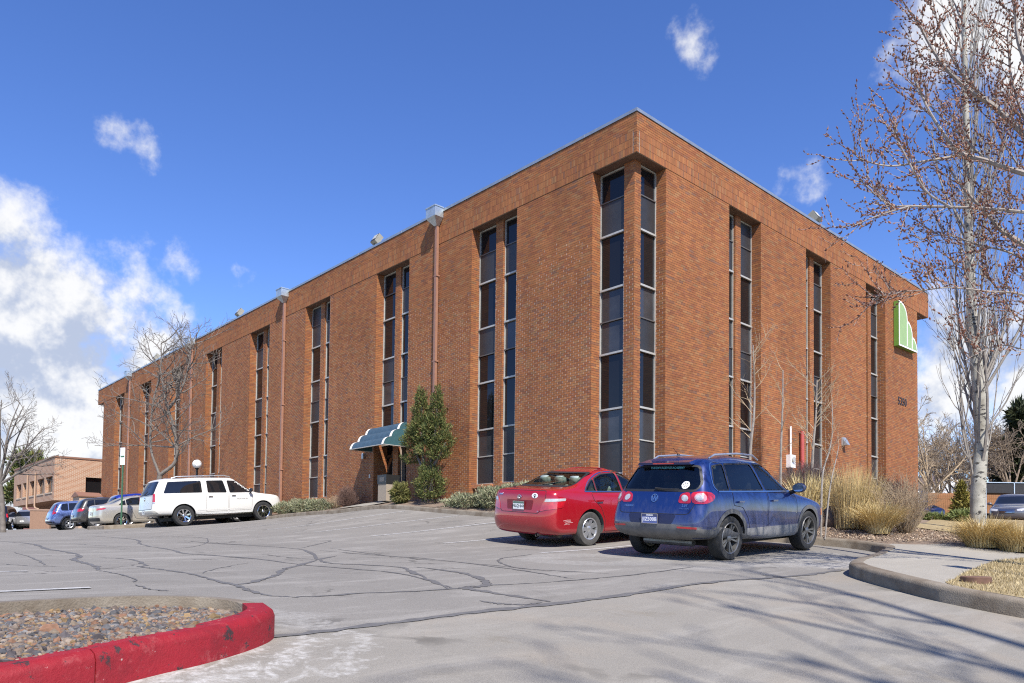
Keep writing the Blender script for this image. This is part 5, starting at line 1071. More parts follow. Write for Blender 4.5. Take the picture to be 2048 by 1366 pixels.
c = plain_car('light_blue_suv', WS, lblue, 'light blue SUV with tall red tail lights, at the end of the row', [(.60, .92), (.80, .94), (.88, 1.02), (.70, 1.08), (.68, 1.45), (.62, 1.45), (.60, 1.1)], LOT_G); place_car(c, -37.1, -6.1)
c = plain_car('black_pickup', BIGS, blk, 'black pickup-sized truck behind the bare tree at the lot edge', [(.66, .98), (.78, .97), (.77, 1.25), (.67, 1.25)], clad=False); place_car(c, -55.5, -6.0, R(70))
c = plain_car('silver_car', WS, silver, 'small silver car with red tail light in front of the tan wall'); place_car(c, -57.2, -3.9, R(47))
RG = 'cars parked beyond the right end of the building'
c = plain_car('navy_suv', WS, navy, 'navy SUV behind the bare shrub beside the aspen trunk', group=RG, front=True); place_car(c, -5.0, 41.0, R(150), zf=lz)
c = plain_car('dark_grey_car', WC, dgrey, 'dark grey car between the navy SUV and the aspen trunk', SEDL, RG, clad=False, front=True); place_car(c, -4.8, 46.0, R(150), zf=lz)
c = plain_car('grey_suv', WS, taupe, 'grey SUV with roof bars facing the street right of the aspen', group=RG, front=True); place_car(c, -.2, 35.5, R(188), zf=lz)
# ------------------------------------------------------------------ plants
CAMP = Vector((12.545, -15.822, 1.6))
def pt(px, py, depth): return CAMP + (cf + cr * ((px - 1024) / 1522.95) + cu * ((1042 - py) / 1522.95)) * depth
def gp(px, depth, zf=lz):
    p = pt(px, 1080, depth); return Vector((p.x, p.y, zf(p.x, p.y)))
def bark(name, a, b, scale=6, rough=.9):
    return mat(name, a, rough, col2=b, scale=scale, bump=.4, bscale=40)
M_grey_bark = bark('grey_bark', (.20, .175, .15), (.11, .095, .08)); M_pale_bark = bark('pale_aspen_bark', (.44, .42, .355), (.20, .185, .15), 4); M_twig = bark('tan_twigs', (.26, .20, .14), (.16, .12, .085)); M_silvert = bark('silver_twigs', (.33, .30, .26), (.18, .155, .13)); M_budtw = bark('budded_twigs', (.36, .32, .28), (.20, .17, .15))
def vrand(r_): return Vector((r_.gauss(0, 1), r_.gauss(0, 1), r_.gauss(0, 1))).normalized()
def grow(mb, p, d, length, rad, lv, r_, up=.1, spread=.8, wig=.12, nseg=5, kids=5, rmin=.0025, ends=None, ratio=.62, start=.25, tips=None):
    """recursive branch: a tapering wavy tube with side shoots"""
    pts = [Vector(p)]; d = Vector(d).normalized(); q = Vector(p); dirs = []
    for i in range(nseg):
        d = (d + vrand(r_) * wig + Vector((0, 0, up))).normalized(); q = q + d * (length / nseg); pts.append(q.copy()); dirs.append(d.copy())
    rads = [max(rmin, rad * (1 - .72 * i / nseg)) for i in range(nseg + 1)]
    mb.tube(pts, rads, 7 if rad > .05 else (5 if rad > .015 else 3), cap=False)
    if tips is not None and lv <= 1: tips.append(pts)
    if lv <= 0: return pts
    for k in range(kids):
        t = start + (1 - start) * (k + r_.random()) / kids; i = min(nseg - 1, int(t * nseg)); f = t * nseg - i
        b = pts[i].lerp(pts[i + 1], f); side = dirs[i].cross(vrand(r_)); side = side.normalized() if side.length > .01 else vrand(r_)
        nd = (dirs[i] * (1 - spread * .45) + side * spread * r_.uniform(.6, 1.15)).normalized()
        grow(mb, b, nd, length * ratio * r_.uniform(.6, 1.15) * (1.15 - .5 * t), max(rmin, rads[i] * .6), lv - 1, r_, up, spread, wig * 1.25, max(3, nseg - 1), max(2, kids - 1) if lv > 1 else kids, rmin, ends, ratio, start, tips)
    return pts
def tree(name, label, trunk_pts, trunk_rad, limbs, m, seed, group=None, m2=None, **kw):
    """limbs: (point on trunk as index or position, direction, length, radius, level)"""
    r_ = random.Random(seed); root = empty(name, trunk_pts[0]); tag(root, label, 'tree', group)
    mt = MB(); mt.tube(trunk_pts, trunk_rad, 12); o = mt.build('trunk', m, root, True); o.location = -Vector(trunk_pts[0])
    mb = MB(); tips = []
    for p, d, l, rr, lv in limbs: grow(mb, p, d, l, rr, lv, r_, tips=tips, **kw)
    c = mb.build('crown', m2 or m, root, True); c.location = -Vector(trunk_pts[0]); return root, tips
def along(P, t):
    P = [Vector(p) for p in P]; k = len(P) - 1; i = min(k - 1, int(t * k)); return P[i].lerp(P[i + 1], t * k - i)

# honey locust on the kerbed island behind the white SUV
b0 = Vector((-24.7, -4.1, gz(-24.7, -4.1)))
T0 = [b0, b0 + Vector((.1, 0, 1.5)), b0 + Vector((.18, 0, 2.35))]
ri = cr.copy(); ri.z = 0; ri.normalize(); U = Vector((0, 0, 1))
def rel(b, dx, dz, dy=0.0): return b + ri * dx + U * dz + Vector((-ri.y, ri.x, 0)) * dy
f0 = T0[-1]
lmb = [[f0, rel(f0, -.45, 1.3), rel(f0, -.42, 3.2), rel(f0, -.1, 4.9), rel(f0, -.1, 6.2)], [f0, rel(f0, .75, .75), rel(f0, .6, 2.2), rel(f0, .15, 3.6), rel(f0, -.1, 5.0)], [rel(f0, .3, 3.1), rel(f0, .9, 4.0), rel(f0, 1.25, 5.4), rel(f0, 1.3, 6.4)]]
r_ = random.Random(5); root = empty('bare_tree', b0); tag(root, 'bare grey locust tree rising behind the long white SUV', 'tree', 'bare trees in the lot')
mt = MB(); mt.tube(T0, [.15, .115, .12], 12)
for L_, rr in zip(lmb, (.065, .095, .055)): s = spline(L_, 4); mt.tube(s, [rr * (1 - .75 * i / len(s)) for i in range(len(s))], 9)
o = mt.build('trunk', M_grey_bark, root, True); o.location = -b0
mb = MB()
for L_, n_ in zip(lmb, (22, 20, 16)):
    for k in range(n_):
        t = .22 + .78 * (k + r_.random()) / n_; p = along(L_, t); a = r_.uniform(0, 6.28)
        grow(mb, p, Vector((math.cos(a), math.sin(a), r_.uniform(.15, .9))), r_.uniform(1.4, 2.5) * (1.15 - .35 * t), .032, 2, r_, up=.07, spread=.85, wig=.2, nseg=6, kids=5, rmin=.007, ratio=.55)
for dx, dz, l in ((-1, .1, 3.6), (1, .5, 2.8), (-.8, .5, 2.5)): grow(mb, along(lmb[1], .35), ri * dx + U * dz, l, .04, 2, r_, up=.02, spread=.8, wig=.18, nseg=7, kids=6, rmin=.007, ratio=.5)
o = mb.build('crown', M_grey_bark, root, True); o.location = -b0

# bare tree at the far left edge
b1 = Vector((-34.6, -8.6, gz(-34.6, -8.6))); r_ = random.Random(9)
P1 = [b1, rel(b1, -.1, 1.6), rel(b1, -.25, 2.5)]
L1_ = []
for dx, dz, l in ((-.9, .9, 5), (-.45, 1.2, 5.5), (.1, 1.2, 5.6), (.55, 1.1, 5.2), (1.0, .9, 4.6), (.75, .6, 4.4), (-.1, 1.3, 5.4), (.3, 1.1, 5.5), (1.1, .55, 3.8)): L1_.append((P1[-1], ri * dx + U * dz + Vector((r_.gauss(0, .3), r_.gauss(0, .3), 0)), l * .80, .07, 3))
tree('bare_tree', 'leafless grey tree with a spreading crown at the left edge', P1, [.15, .12, .13], L1_, M_grey_bark, 21, 'bare trees in the lot', up=.05, spread=.7, wig=.16, nseg=6, kids=6, rmin=.006, ratio=.52)

# aspen with a chalky trunk and steep branches
ab = gp(1955, 17.0); at_ = [ab + Vector((0, 0, -.2)), pt(1956, 985, 17), pt(1963, 880, 17), pt(1958, 780, 17), pt(1944, 640, 17), pt(1938, 480, 17), pt(1934, 300, 17), pt(1928, 60, 17), pt(1926, -160, 17)]
r_ = random.Random(3); lim = []
for k in range(40):
    z_ = r_.uniform(985, 120); zz = (985 - z_) / 865
    base = along(at_, .13 + .78 * zz); a = r_.uniform(0, 6.28); out = r_.uniform(.25, .6)
    lim.append((base, Vector((math.cos(a) * out, math.sin(a) * out, 1.0)), r_.uniform(2.2, 4.2) * (1 - .35 * zz), .042 * (1 - .5 * zz), 2))
for px, py, dx, l in ((1948, 960, -.32, 4.6), (1950, 900, -.25, 5.0), (1966, 930, .38, 4.2), (1966, 840, .25, 4.6), (1955, 800, -.22, 4.8), (1962, 760, .28, 4.4)): lim.append((pt(px, py, 17), ri * dx + U, l, .018, 3))
tree('aspen_tree', 'tall aspen with pale scarred trunk standing by the bare shrub', at_, [.16, .155, .135, .13, .11, .09, .07, .05, .03], lim, M_pale_bark, 4, None, M_silvert, up=.16, spread=.5, wig=.10, nseg=7, kids=5, rmin=.004, ratio=.55)
# dark scars on the trunk
sc2 = MB(); r_ = random.Random(8)
for k in range(120):
    t = r_.uniform(.0, .75) ** 1.5; p = along(at_, t); rd = .16 - .09 * t; a = math.atan2(-cf.y, -cf.x) + r_.uniform(-1.2, 1.2); nrm = Vector((math.cos(a), math.sin(a), 0)); tn = Vector((-nrm.y, nrm.x, 0)); w_ = r_.uniform(.02, .08); h_ = r_.uniform(.006, .028)
    sc2.add([p + nrm * (rd * .99) - tn * w_ + U * h_ * .3, p + nrm * (rd + .006) - U * h_, p + nrm * (rd * .99) + tn * w_ + U * h_ * .3, p + nrm * (rd + .006) + U * h_], [(0, 1, 2, 3)])
sc2_o = sc2.build('bark_scars', mat('dark_scar', (.05, .045, .04), .9), bpy.data.objects['aspen_tree']); sc2_o.location = -at_[0]; sc2_o['kind'] = 'stuff'

# street tree with swelling red buds, trunk just outside the frame
D9 = 9.2
LB = [([(2330, 560), (2160, 380), (2048, 268), (1990, 214), (1945, 185), (1895, 140), (1860, 90), (1835, 40)], .050), ([(2160, 380), (2048, 120), (2030, 20), (2020, -90)], .03), ([(1990, 214), (1925, 150), (1880, 60), (1862, -20)], .022), ([(2340, 470), (2160, 372), (2048, 347), (1975, 322), (1925, 308), (1900, 285), (1860, 225), (1830, 160)], .040), ([(1925, 310), (1850, 322), (1780, 332), (1722, 318), (1700, 297)], .018), ([(2340, 560), (2180, 430), (2048, 424), (1990, 418), (1900, 414), (1820, 412), (1775, 408), (1720, 360)], .026),
      ([(1820, 412), (1760, 430), (1705, 452)], .012), ([(2340, 700), (2150, 560), (2048, 490), (2005, 462), (1985, 440), (1930, 380), (1900, 340)], .05), ([(2340, 760), (2180, 640), (2048, 590), (1980, 583), (1900, 575), (1850, 580), (1790, 585), (1745, 594)], .016), ([(2180, 640), (2048, 520), (1960, 490), (1890, 470), (1840, 480)], .018), ([(2250, 560), (2090, 300), (2048, 235), (2022, 150), (2015, 60)], .03), ([(2150, 560), (2048, 640), (1980, 560), (1900, 530)], .014), ([(2180, 640), (2080, 700), (2000, 690), (1930, 720)], .012), ([(2048, 347), (2010, 290), (1985, 240)], .014), ([(1900, 414), (1850, 380), (1800, 290), (1785, 260)], .014), ([(1975, 322), (1920, 270), (1850, 200), (1812, 150)], .016)]
r_ = random.Random(12); tb = gp(2330, D9); tb.z -= .1
root = empty('budding_tree', tb); tag(root, 'street tree whose branches of red buds reach in above the aspen', 'tree')
mt = MB(); mt.tube([tb, pt(2335, 900, D9), pt(2340, 700, D9), pt(2332, 540, D9), pt(2330, 300, D9), pt(2320, 20, D9), pt(2310, -200, D9)], [.17, .15, .14, .12, .09, .06, .03], 12); o = mt.build('trunk', M_silvert, root, True); o.location = -tb
mb = MB(); tips = []
for L_, rr in LB:
    dj = r_.uniform(-.9, .9); P = [pt(x, y, D9 + dj * min(1, max(0, (2330 - x) / 300))) for x, y in L_]; s = [Vector(q) for q in spline(P, 4)]
    mb.tube(s, [max(.005, rr * (1 - .8 * i / len(s))) for i in range(len(s))], 6, cap=False); tips.append(s)
    n_ = int(sum((s[i + 1] - s[i]).length for i in range(len(s) - 1)) / .092)
    for k in range(n_):
        t = (k + r_.random()) / n_; p = along(s, t); i = min(len(s) - 2, int(t * (len(s) - 1))); d = (s[i + 1] - s[i]).normalized(); side = d.cross(vrand(r_)).normalized()
        grow(mb, p, d * .6 + side * .8 + U * .35, r_.uniform(.22, .72), .007, 1, r_, up=.08, spread=.8, wig=.16, nseg=5, kids=4, rmin=.0026, ratio=.55, tips=tips)
o = mb.build('crown', M_budtw, root, True); o.location = -tb
OV = np.array([(1, 0, 0), (-1, 0, 0), (0, 1, 0), (0, -1, 0), (0, 0, 1.0), (0, 0, -1)], float); OF = np.array([(0, 2, 4), (2, 1, 4), (1, 3, 4), (3, 0, 4), (2, 0, 5), (1, 2, 5), (3, 1, 5), (0, 3, 5)])
def leafy(name, P, Dv, sx, sz, cols, m, parent, base):
    """small spindle-shaped buds at P pointing along Dv"""
    P, Dv = np.array(P), np.array(Dv); n = len(P); Dv /= np.linalg.norm(Dv, axis=1)[:, None] + 1e-9
    A = np.cross(Dv, nrng.normal(size=(n, 3))); A /= np.linalg.norm(A, axis=1)[:, None]; Bv = np.cross(Dv, A); sc_ = nrng.uniform(.7, 1.35, (n, 1, 1))
    V = P[:, None] + sc_ * (OV[None, :, 0:1] * A[:, None] * sx + OV[None, :, 1:2] * Bv[:, None] * sx + OV[None, :, 2:3] * Dv[:, None] * sz)
    F = (OF[None] + 6 * np.arange(n)[:, None, None]).reshape(-1, 3)
    o = color_mesh(name, V.reshape(-1, 3) - np.array(base), F, np.repeat(np.array(cols), 8, 0), m, parent); return o
BP_, BD_ = [], []
for s in tips:
    L_ = sum((s[i + 1] - s[i]).length for i in range(len(s) - 1)); n_ = max(2, int(L_ / .042)) if L_ < 1.0 else int(L_ / .15)
    for k in range(n_):
        t = (k + r_.random()) / n_; p = along(s, t); i = min(len(s) - 2, int(t * (len(s) - 1))); d = (s[i + 1] - s[i]).normalized(); sd = (d + vrand(r_) * .8 + U * .3).normalized(); BP_.append(p + sd * .011); BD_.append(sd)
cb = np.array([(.21, .085, .05), (.25, .11, .065), (.15, .065, .045), (.29, .15, .09)])[nrng.integers(0, 4, len(BP_))] * nrng.uniform(.7, 1.2, (len(BP_), 1))
bo = leafy('buds', BP_, BD_, .010, .021, cb, attr_mat('red_buds', .6, .1, 20, 0), root, tb); bo['kind'] = 'stuff'

# tall bare street trees outside the frame, known by their shadows on the apron
for i, (x, y, sd) in enumerate(((23.4, -15.4, 31),)):
    z0 = gz(x, y); P = [Vector((x, y, z0)), Vector((x, y, z0 + 5.0)), Vector((x + .1, y, z0 + 10.0)), Vector((x, y + .1, z0 + 15.0))]; rr_ = random.Random(sd)
    lim = [(along(P, rr_.uniform(.6, 1)), Vector((math.cos(a) * .8, math.sin(a) * .8, 1.0)), rr_.uniform(4.5, 6.5), .11, 3) for a in np.linspace(0, 11.6, 13)]
    tree('bare_street_tree', 'tall leafless tree outside the frame whose soft shadows cross the driveway', P, [.3, .26, .2, .12], lim, M_grey_bark, sd, None, up=.06, spread=.7, wig=.12, nseg=5, kids=4, rmin=.012, ratio=.52)

# ------------------------------------------------------------------ grasses and shrubs
def blades(name, label, base, n, h, spread, lean, pal, group=None, w=.006, droop=.5, cat='grass', plume=False, r0=.18, seed=0):
    """clump of arching blades, each a tapering strip of four quads"""
    g = np.random.default_rng(seed + 100); a = g.uniform(0, 6.283, n); rr = np.sqrt(g.uniform(0, 1, n)) * r0
    B = np.stack([np.cos(a) * rr, np.sin(a) * rr, np.zeros(n)], 1); a2 = a + g.normal(0, .5, n); hh = h * g.uniform(.55, 1.08, n); ln = lean * g.uniform(.2, 1.3, n) * h
    dr = np.stack([np.cos(a2), np.sin(a2), np.zeros(n)], 1); sd = np.stack([-np.sin(a2 + g.normal(0, .8, n)), np.cos(a2), np.zeros(n)], 1)
    V = []; K = 5
    for i in range(K):
        t = i / (K - 1); c = B + dr * (ln * t ** 1.7)[:, None]; c[:, 2] += hh * (t - droop * .35 * t ** 3 * (ln / h)); ww = w * (1 - t * .85) * (1.9 if plume and i == 3 else 1)
        V += [c - sd * ww, c + sd * ww]
    V = np.stack(V, 1); f = np.array([(2 * i, 2 * i + 1, 2 * i + 3, 2 * i + 2) for i in range(K - 1)]); F = (f[None] + 2 * K * np.arange(n)[:, None, None]).reshape(-1, 4)
    cols = np.repeat(np.array(pal)[g.integers(0, len(pal), n)] * g.uniform(.75, 1.2, (n, 1)), K - 1, 0)
    o = color_mesh(name, V.reshape(-1, 3), F, cols, MATS.get('dry_blades') or attr_mat('dry_blades', .75, .15, 6, 0)); o.location = base; tag(o, label, cat, group); return o
GOLD = [(.52, .38, .15), (.58, .44, .20), (.46, .32, .12), (.62, .50, .26)]; STRAW = [(.62, .50, .24), (.68, .57, .31), (.55, .42, .18)]; BROWN = [(.46, .34, .15), (.52, .39, .18), (.40, .29, .12), (.60, .47, .24)]
GG = 'ornamental grass clumps in the bed'
def gpz(px, depth, dz=0.0): p = gp(px, depth); p.z += dz; return p
blades('grass_clump', 'pale yellow feathery grass clump just past the blue SUV bonnet', gpz(1612, 17.5), 600, 1.1, 0, .4, STRAW, GG, plume=True, r0=.25, seed=1)
blades('grass_clump', 'second pale feathery grass clump behind the leaning saplings', gpz(1652, 17.6), 450, 1.0, 0, .4, STRAW, GG, plume=True, r0=.2, seed=2)
blades('grass_clump', 'tallest upright brown grass clump right of the saplings', gpz(1700, 16.2), 1100, 1.35, 0, .22, BROWN, GG, r0=.3, seed=3)
blades('grass_clump', 'tall tan grass clump leaning over the golden mound', gpz(1735, 16.8), 650, 1.1, 0, .34, GOLD + BROWN, GG, r0=.2, seed=4)
blades('grass_clump', 'rounded golden grass mound with drooping blades left of the bare shrub', gpz(1757, 15.4), 1700, .72, 0, .75, STRAW + GOLD, GG, r0=.2, droop=.9, seed=5)
blades('grass_clump', 'golden grass tussock at the foot of the aspen beside the pavement', gpz(1965, 13.6), 1700, .62, 0, .85, GOLD, GG, r0=.25, droop=.9, seed=6)
blades('grass_clump', 'golden grass tussock at the right edge beside the pavement', gpz(2040, 13.2), 1700, .6, 0, .9, GOLD, GG, r0=.28, droop=.9, seed=7)
blades('grass_clump', 'small straw grass tuft between the two pavement tussocks', gpz(2003, 13.9), 700, .45, 0, .8, STRAW, GG, r0=.18, droop=.9, seed=8)
# short turf on the verge
X = nrng.uniform(9, 12.4, 60000); Y = nrng.uniform(-7.6, 2, 60000); k = in_poly_np(X, Y, lawnP) & (X < 11.2) & (Y < 1); X, Y = X[k][:22000], Y[k][:22000]; n = len(X)
Z = np.array([lawn_z(x, y) for x, y in zip(X, Y)]); a = nrng.uniform(0, 6.28, n); h = nrng.uniform(.02, .055, n); ln = nrng.uniform(.01, .05, n); P = np.stack([X, Y, Z], 1); s_ = np.stack([-np.sin(a), np.cos(a), 0 * a], 1) * .004; tp = P + np.stack([np.cos(a) * ln, np.sin(a) * ln, h], 1)
o = color_mesh('lawn_grass', np.stack([P - s_, P + s_, tp], 1).reshape(-1, 3), np.arange(3 * n).reshape(-1, 3), np.array([(.42, .335, .18), (.35, .27, .13), (.48, .40, .24), (.30, .23, .11)])[nrng.integers(0, 4, n)] * nrng.uniform(.8, 1.15, (n, 1)), MATS['dry_blades']); tag(o, 'short dry straw-coloured turf on the verge', 'grass', kind='stuff')

def twig_bush(name, label, base, n, h, rx, m, group=None, seed=0, up=.02, cone=1.0, rad=.006, lv=1, kids=4, ball=False):
    r_ = random.Random(seed + 50); mb = MB()
    for k in range(n):
        a = r_.uniform(0, 6.283); t = r_.random() ** .6 * cone
        if ball: d = Vector((math.cos(a) * t * rx, math.sin(a) * t * rx, h * math.sqrt(max(.03, 1 - t * t)) * .95)); L_ = d.length * r_.uniform(.85, 1.05); o_ = Vector((d.x * .25, d.y * .25, 0)); d = d - o_
        else: d = Vector((math.cos(a) * t, math.sin(a) * t, 1.0)); L_ = h * r_.uniform(.6, 1.05); o_ = Vector((math.cos(a) * rx * .25 * t, math.sin(a) * rx * .25 * t, 0))
        grow(mb, o_, d, L_, rad, lv, r_, up=up, spread=.75, wig=.12, nseg=4, kids=kids, rmin=.0022, ratio=.38, start=.4)
    o = mb.build(name, m, None, True); o.location = base; tag(o, label, 'shrub', group); return o
M_redtw = bark('red_brown_twigs', (.17, .10, .075), (.10, .06, .05)); M_purtw = bark('purple_twigs', (.15, .10, .09), (.09, .065, .06)); M_strawtw = bark('straw_twigs', (.40, .31, .20), (.25, .18, .11))
twig_bush('bare_shrub', 'spreading bare shrub of grey-tan twigs left of the aspen', gpz(1812, 15.6), 150, 1.2, .7, M_strawtw, None, 1, cone=.68, rad=.006, kids=4)
twig_bush('bare_shrub', 'thin bare shrub catching the light beside the navy SUV', gpz(1834, 17.5), 60, 1.0, .4, M_strawtw, None, 2, cone=.45, rad=.005)
twig_bush('clipped_shrub', 'purple-brown clipped shrub behind the pale feathery grasses', gpz(1612, 19.2, .25), 420, .95, .85, M_purtw, None, 3, ball=True, rad=.006, kids=4)
twig_bush('clipped_shrub', 'second purple-brown clipped shrub behind the tall tan grass', gpz(1768, 19.5, .1), 420, .95, .85, M_purtw, None, 4, ball=True, rad=.006, kids=4)
twig_bush('round_shrub', 'small round red-brown shrub left of the entrance', Vector((-13.35, -.75, lz(-13.35, -.75))), 420, .78, .46, M_redtw, None, 5, ball=True, rad=.005, kids=4)
twig_bush('round_shrub', 'little tan grassy shrub left of the round red-brown one', Vector((-14.2, -.7, lz(-14.2, -.7))), 150, .5, .35, M_strawtw, None, 6, cone=1.0, rad=.004)

def foliage(P, size, pal, name, m, parent, base=(0, 0, 0), aim=None, long=2.2):
    """leafy sprays: each a small kinked pair of triangles"""
    P = np.array(P); n = len(P); d = nrng.normal(size=(n, 3)) if aim is None else np.array(aim) + nrng.normal(0, .55, (n, 3)); d /= np.linalg.norm(d, axis=1)[:, None]
    s = np.cross(d, nrng.normal(size=(n, 3))); s /= np.linalg.norm(s, axis=1)[:, None]; z = size * nrng.uniform(.6, 1.4, (n, 1))
    V = np.stack([P - d * z * .3, P + s * z * .38, P + d * z * long, P - s * z * .38], 1).reshape(-1, 3) - np.array(base); F = np.arange(4 * n).reshape(-1, 4)
    c = np.array(pal)[nrng.integers(0, len(pal), n)] * nrng.uniform(.65, 1.25, (n, 1)); return color_mesh(name, V, F, c, m, parent)
M_leaf = attr_mat('needle_foliage', .7, .2, 12, 0)
def shell(c, r3, n, g=None, fill_=.45):
    """points in the outer part of an ellipsoid, lumpy"""
    d = nrng.normal(size=(n, 3)); d /= np.linalg.norm(d, axis=1)[:, None]; lump = 1 + .22 * np.sin(d[:, 0] * 5 + c[0]) * np.sin(d[:, 1] * 6 + c[1] * 2) + .12 * np.sin(d[:, 2] * 9)
    rr = (nrng.uniform(fill_, 1, n) ** .6 * lump)[:, None]; return np.array(c) + d * rr * np.array(r3), d
JUN = [(.075, .098, .025), (.11, .13, .033), (.05, .07, .022), (.145, .16, .045), (.17, .145, .05)]
def conifer(name, label, base, clumps, trunk, pal, size, cat='tree', group=None, tr=.06):
    root = empty(name, base); tag(root, label, cat, group); base = Vector(base)
    mt = MB()
    for L_ in trunk: s = spline([tuple(p) for p in L_], 4); mt.tube(s, [tr * (1 - .6 * i / len(s)) for i in range(len(s))], 8)
    o = mt.build('trunk', M_grey_bark, root, True); P, A = [], []
    for c, r3, n in clumps: a, d = shell(c, r3, int(n * (2.6 if size < .06 else 1))); P.append(a); d = d + np.array((0, 0, .6)); A.append(d)
    foliage(np.concatenate(P), size, pal, 'crown', M_leaf, root, (0, 0, 0), np.concatenate(A)); return root
jb = (-8.05, -.85, lz(-8.05, -.85))
conifer('juniper_tree', 'ragged green juniper beside the teal entrance awning', jb, [((-.28, 0, 2.45), (.58, .45, .58), 1900), ((.42, 0, 2.35), (.55, .45, .55), 1500), ((-.38, 0, 3.05), (.34, .3, .62), 900), ((-.42, 0, 3.5), (.2, .18, .4), 300), ((.42, .05, 2.95), (.32, .3, .6), 800), ((.46, .05, 3.45), (.16, .15, .42), 240), ((-.8, -.1, 2.15), (.42, .35, .34), 550), ((.9, 0, 1.95), (.42, .35, .34), 500), ((.2, -.1, 1.75), (.65, .45, .22), 500), ((-.9, 0, 1.55), (.4, .35, .22), 350), ((.75, -.1, 1.55), (.5, .35, .2), 380), ((.45, -.2, .55), (.62, .5, .55), 1500), ((.2, -.1, 1.05), (.35, .3, .3), 350)],
        [[(0, 0, -.1), (-.1, 0, 1.0), (-.3, 0, 2.0), (-.35, 0, 3.3)], [(-.05, 0, .4), (.25, 0, 1.3), (.45, 0, 2.4), (.45, .05, 3.2)], [(-.05, 0, .9), (-.5, 0, 1.5), (-.9, 0, 2.0)], [(.1, 0, .9), (.7, 0, 1.5), (1.0, 0, 1.9)], [(.2, 0, .3), (.4, -.1, .6)]], JUN, .034)
conifer('small_shrub', 'small yellow-green shrub at the foot of the juniper', (-9.3, -1.05, lz(-9.3, -1.05)), [((0, 0, .32), (.36, .34, .36), 1100)], [[(0, 0, 0), (0, 0, .3)]], [(.16, .16, .05), (.20, .18, .06), (.12, .13, .04)], .04, 'shrub', tr=.02)
SAGE = [(.22, .23, .13), (.28, .28, .17), (.17, .19, .10), (.32, .30, .19), (.13, .15, .08)]
SG = 'low sage-green junipers along the kerb'
conifer('spreading_juniper', 'largest low sage-green juniper between the entrance tree and the red sedan', (-5.0, -1.0, lz(-5, -1.0)), [((-.7, 0, .18), (1.0, .55, .24), 2200), ((.6, .05, .26), (1.0, .55, .32), 2600), ((1.6, .15, .3), (.75, .55, .34), 1600)], [[(-.5, 0, 0), (.5, 0, .2)]], SAGE, .032, 'shrub', SG, .03)
conifer('spreading_juniper', 'low flat juniper beside the front of the white SUV', (-16.6, -1.05, lz(-16.6, -1.05)), [((-1.2, 0, .2), (1.2, .5, .26), 1500), ((.2, 0, .24), (1.3, .5, .28), 1700), ((1.5, 0, .22), (1.0, .45, .24), 1100)], [[(-.5, 0, 0), (.5, 0, .15)]], SAGE, .032, 'shrub', SG, .03)
conifer('spreading_juniper', 'low green juniper between the navy SUV and the aspen', gpz(1893, 21.0), [((-.4, 0, .05), (.4, .4, .12), 500), ((.4, 0, .08), (.35, .4, .16), 500)], [[(-.3, 0, 0), (.3, 0, .2)]], [(.17, .20, .06), (.21, .24, .08), (.13, .16, .05)], .05, 'shrub', None, .03)
# saplings
def sapling(label, P, rad, seed, m=M_silvert, n=9, l=.7):
    r_ = random.Random(seed); b = Vector(P[0]); root = empty('sapling', b); tag(root, label, 'tree', 'thin saplings along the short front'); s = [Vector(q) for q in spline([tuple(p) for p in P], 4)]
    mt = MB(); mt.tube(s, [rad * (1 - .7 * i / len(s)) for i in range(len(s))], 7); o = mt.build('trunk', m, root, True); o.location = -b; mb = MB()
    for k in range(n):
        t = .3 + .7 * (k + r_.random()) / n; a = r_.uniform(0, 6.28); grow(mb, along(s, t), Vector((math.cos(a) * .7, math.sin(a) * .7, .8)), l * r_.uniform(.6, 1.2), rad * .35, 1, r_, up=.06, spread=.7, wig=.14, nseg=4, kids=4, rmin=.003)
    o = mb.build('crown', M_strawtw, root, True); o.location = -b
sapling('left of the two thin pale saplings standing by the blue SUV bonnet', [gpz(1642, 15.2, -.05), pt(1645, 952, 15.3), pt(1659, 901, 15.4), pt(1665, 856, 15.5), pt(1664, 800, 15.6)], .022, 1, n=8, l=.6)
sapling('leaning thin sapling next to the one by the blue SUV bonnet', [gpz(1650, 15.1, -.05), pt(1657, 1000, 15.2), pt(1664, 954, 15.3), pt(1672, 920, 15.4), pt(1678, 890, 15.5)], .018, 2, n=7, l=.5)
sapling('bare sapling in front of the window slot above the blue SUV roof', [gpz(1497, 18.8), pt(1501, 900, 18.8), pt(1508, 830, 18.8), pt(1509, 760, 18.8), pt(1506, 690, 18.8)], .04, 3, n=12, l=1.0)
sapling('straight slender sapling left of the white meter box', [gpz(1561, 18.6), pt(1562, 900, 18.6), pt(1565, 820, 18.6), pt(1566, 740, 18.6)], .035, 4, n=7, l=.6)
sapling('bushy sapling tangled before the middle window slot', [gpz(1622, 19.0), pt(1626, 900, 19), pt(1632, 830, 19), pt(1634, 760, 19)], .04, 5, n=16, l=1.0)
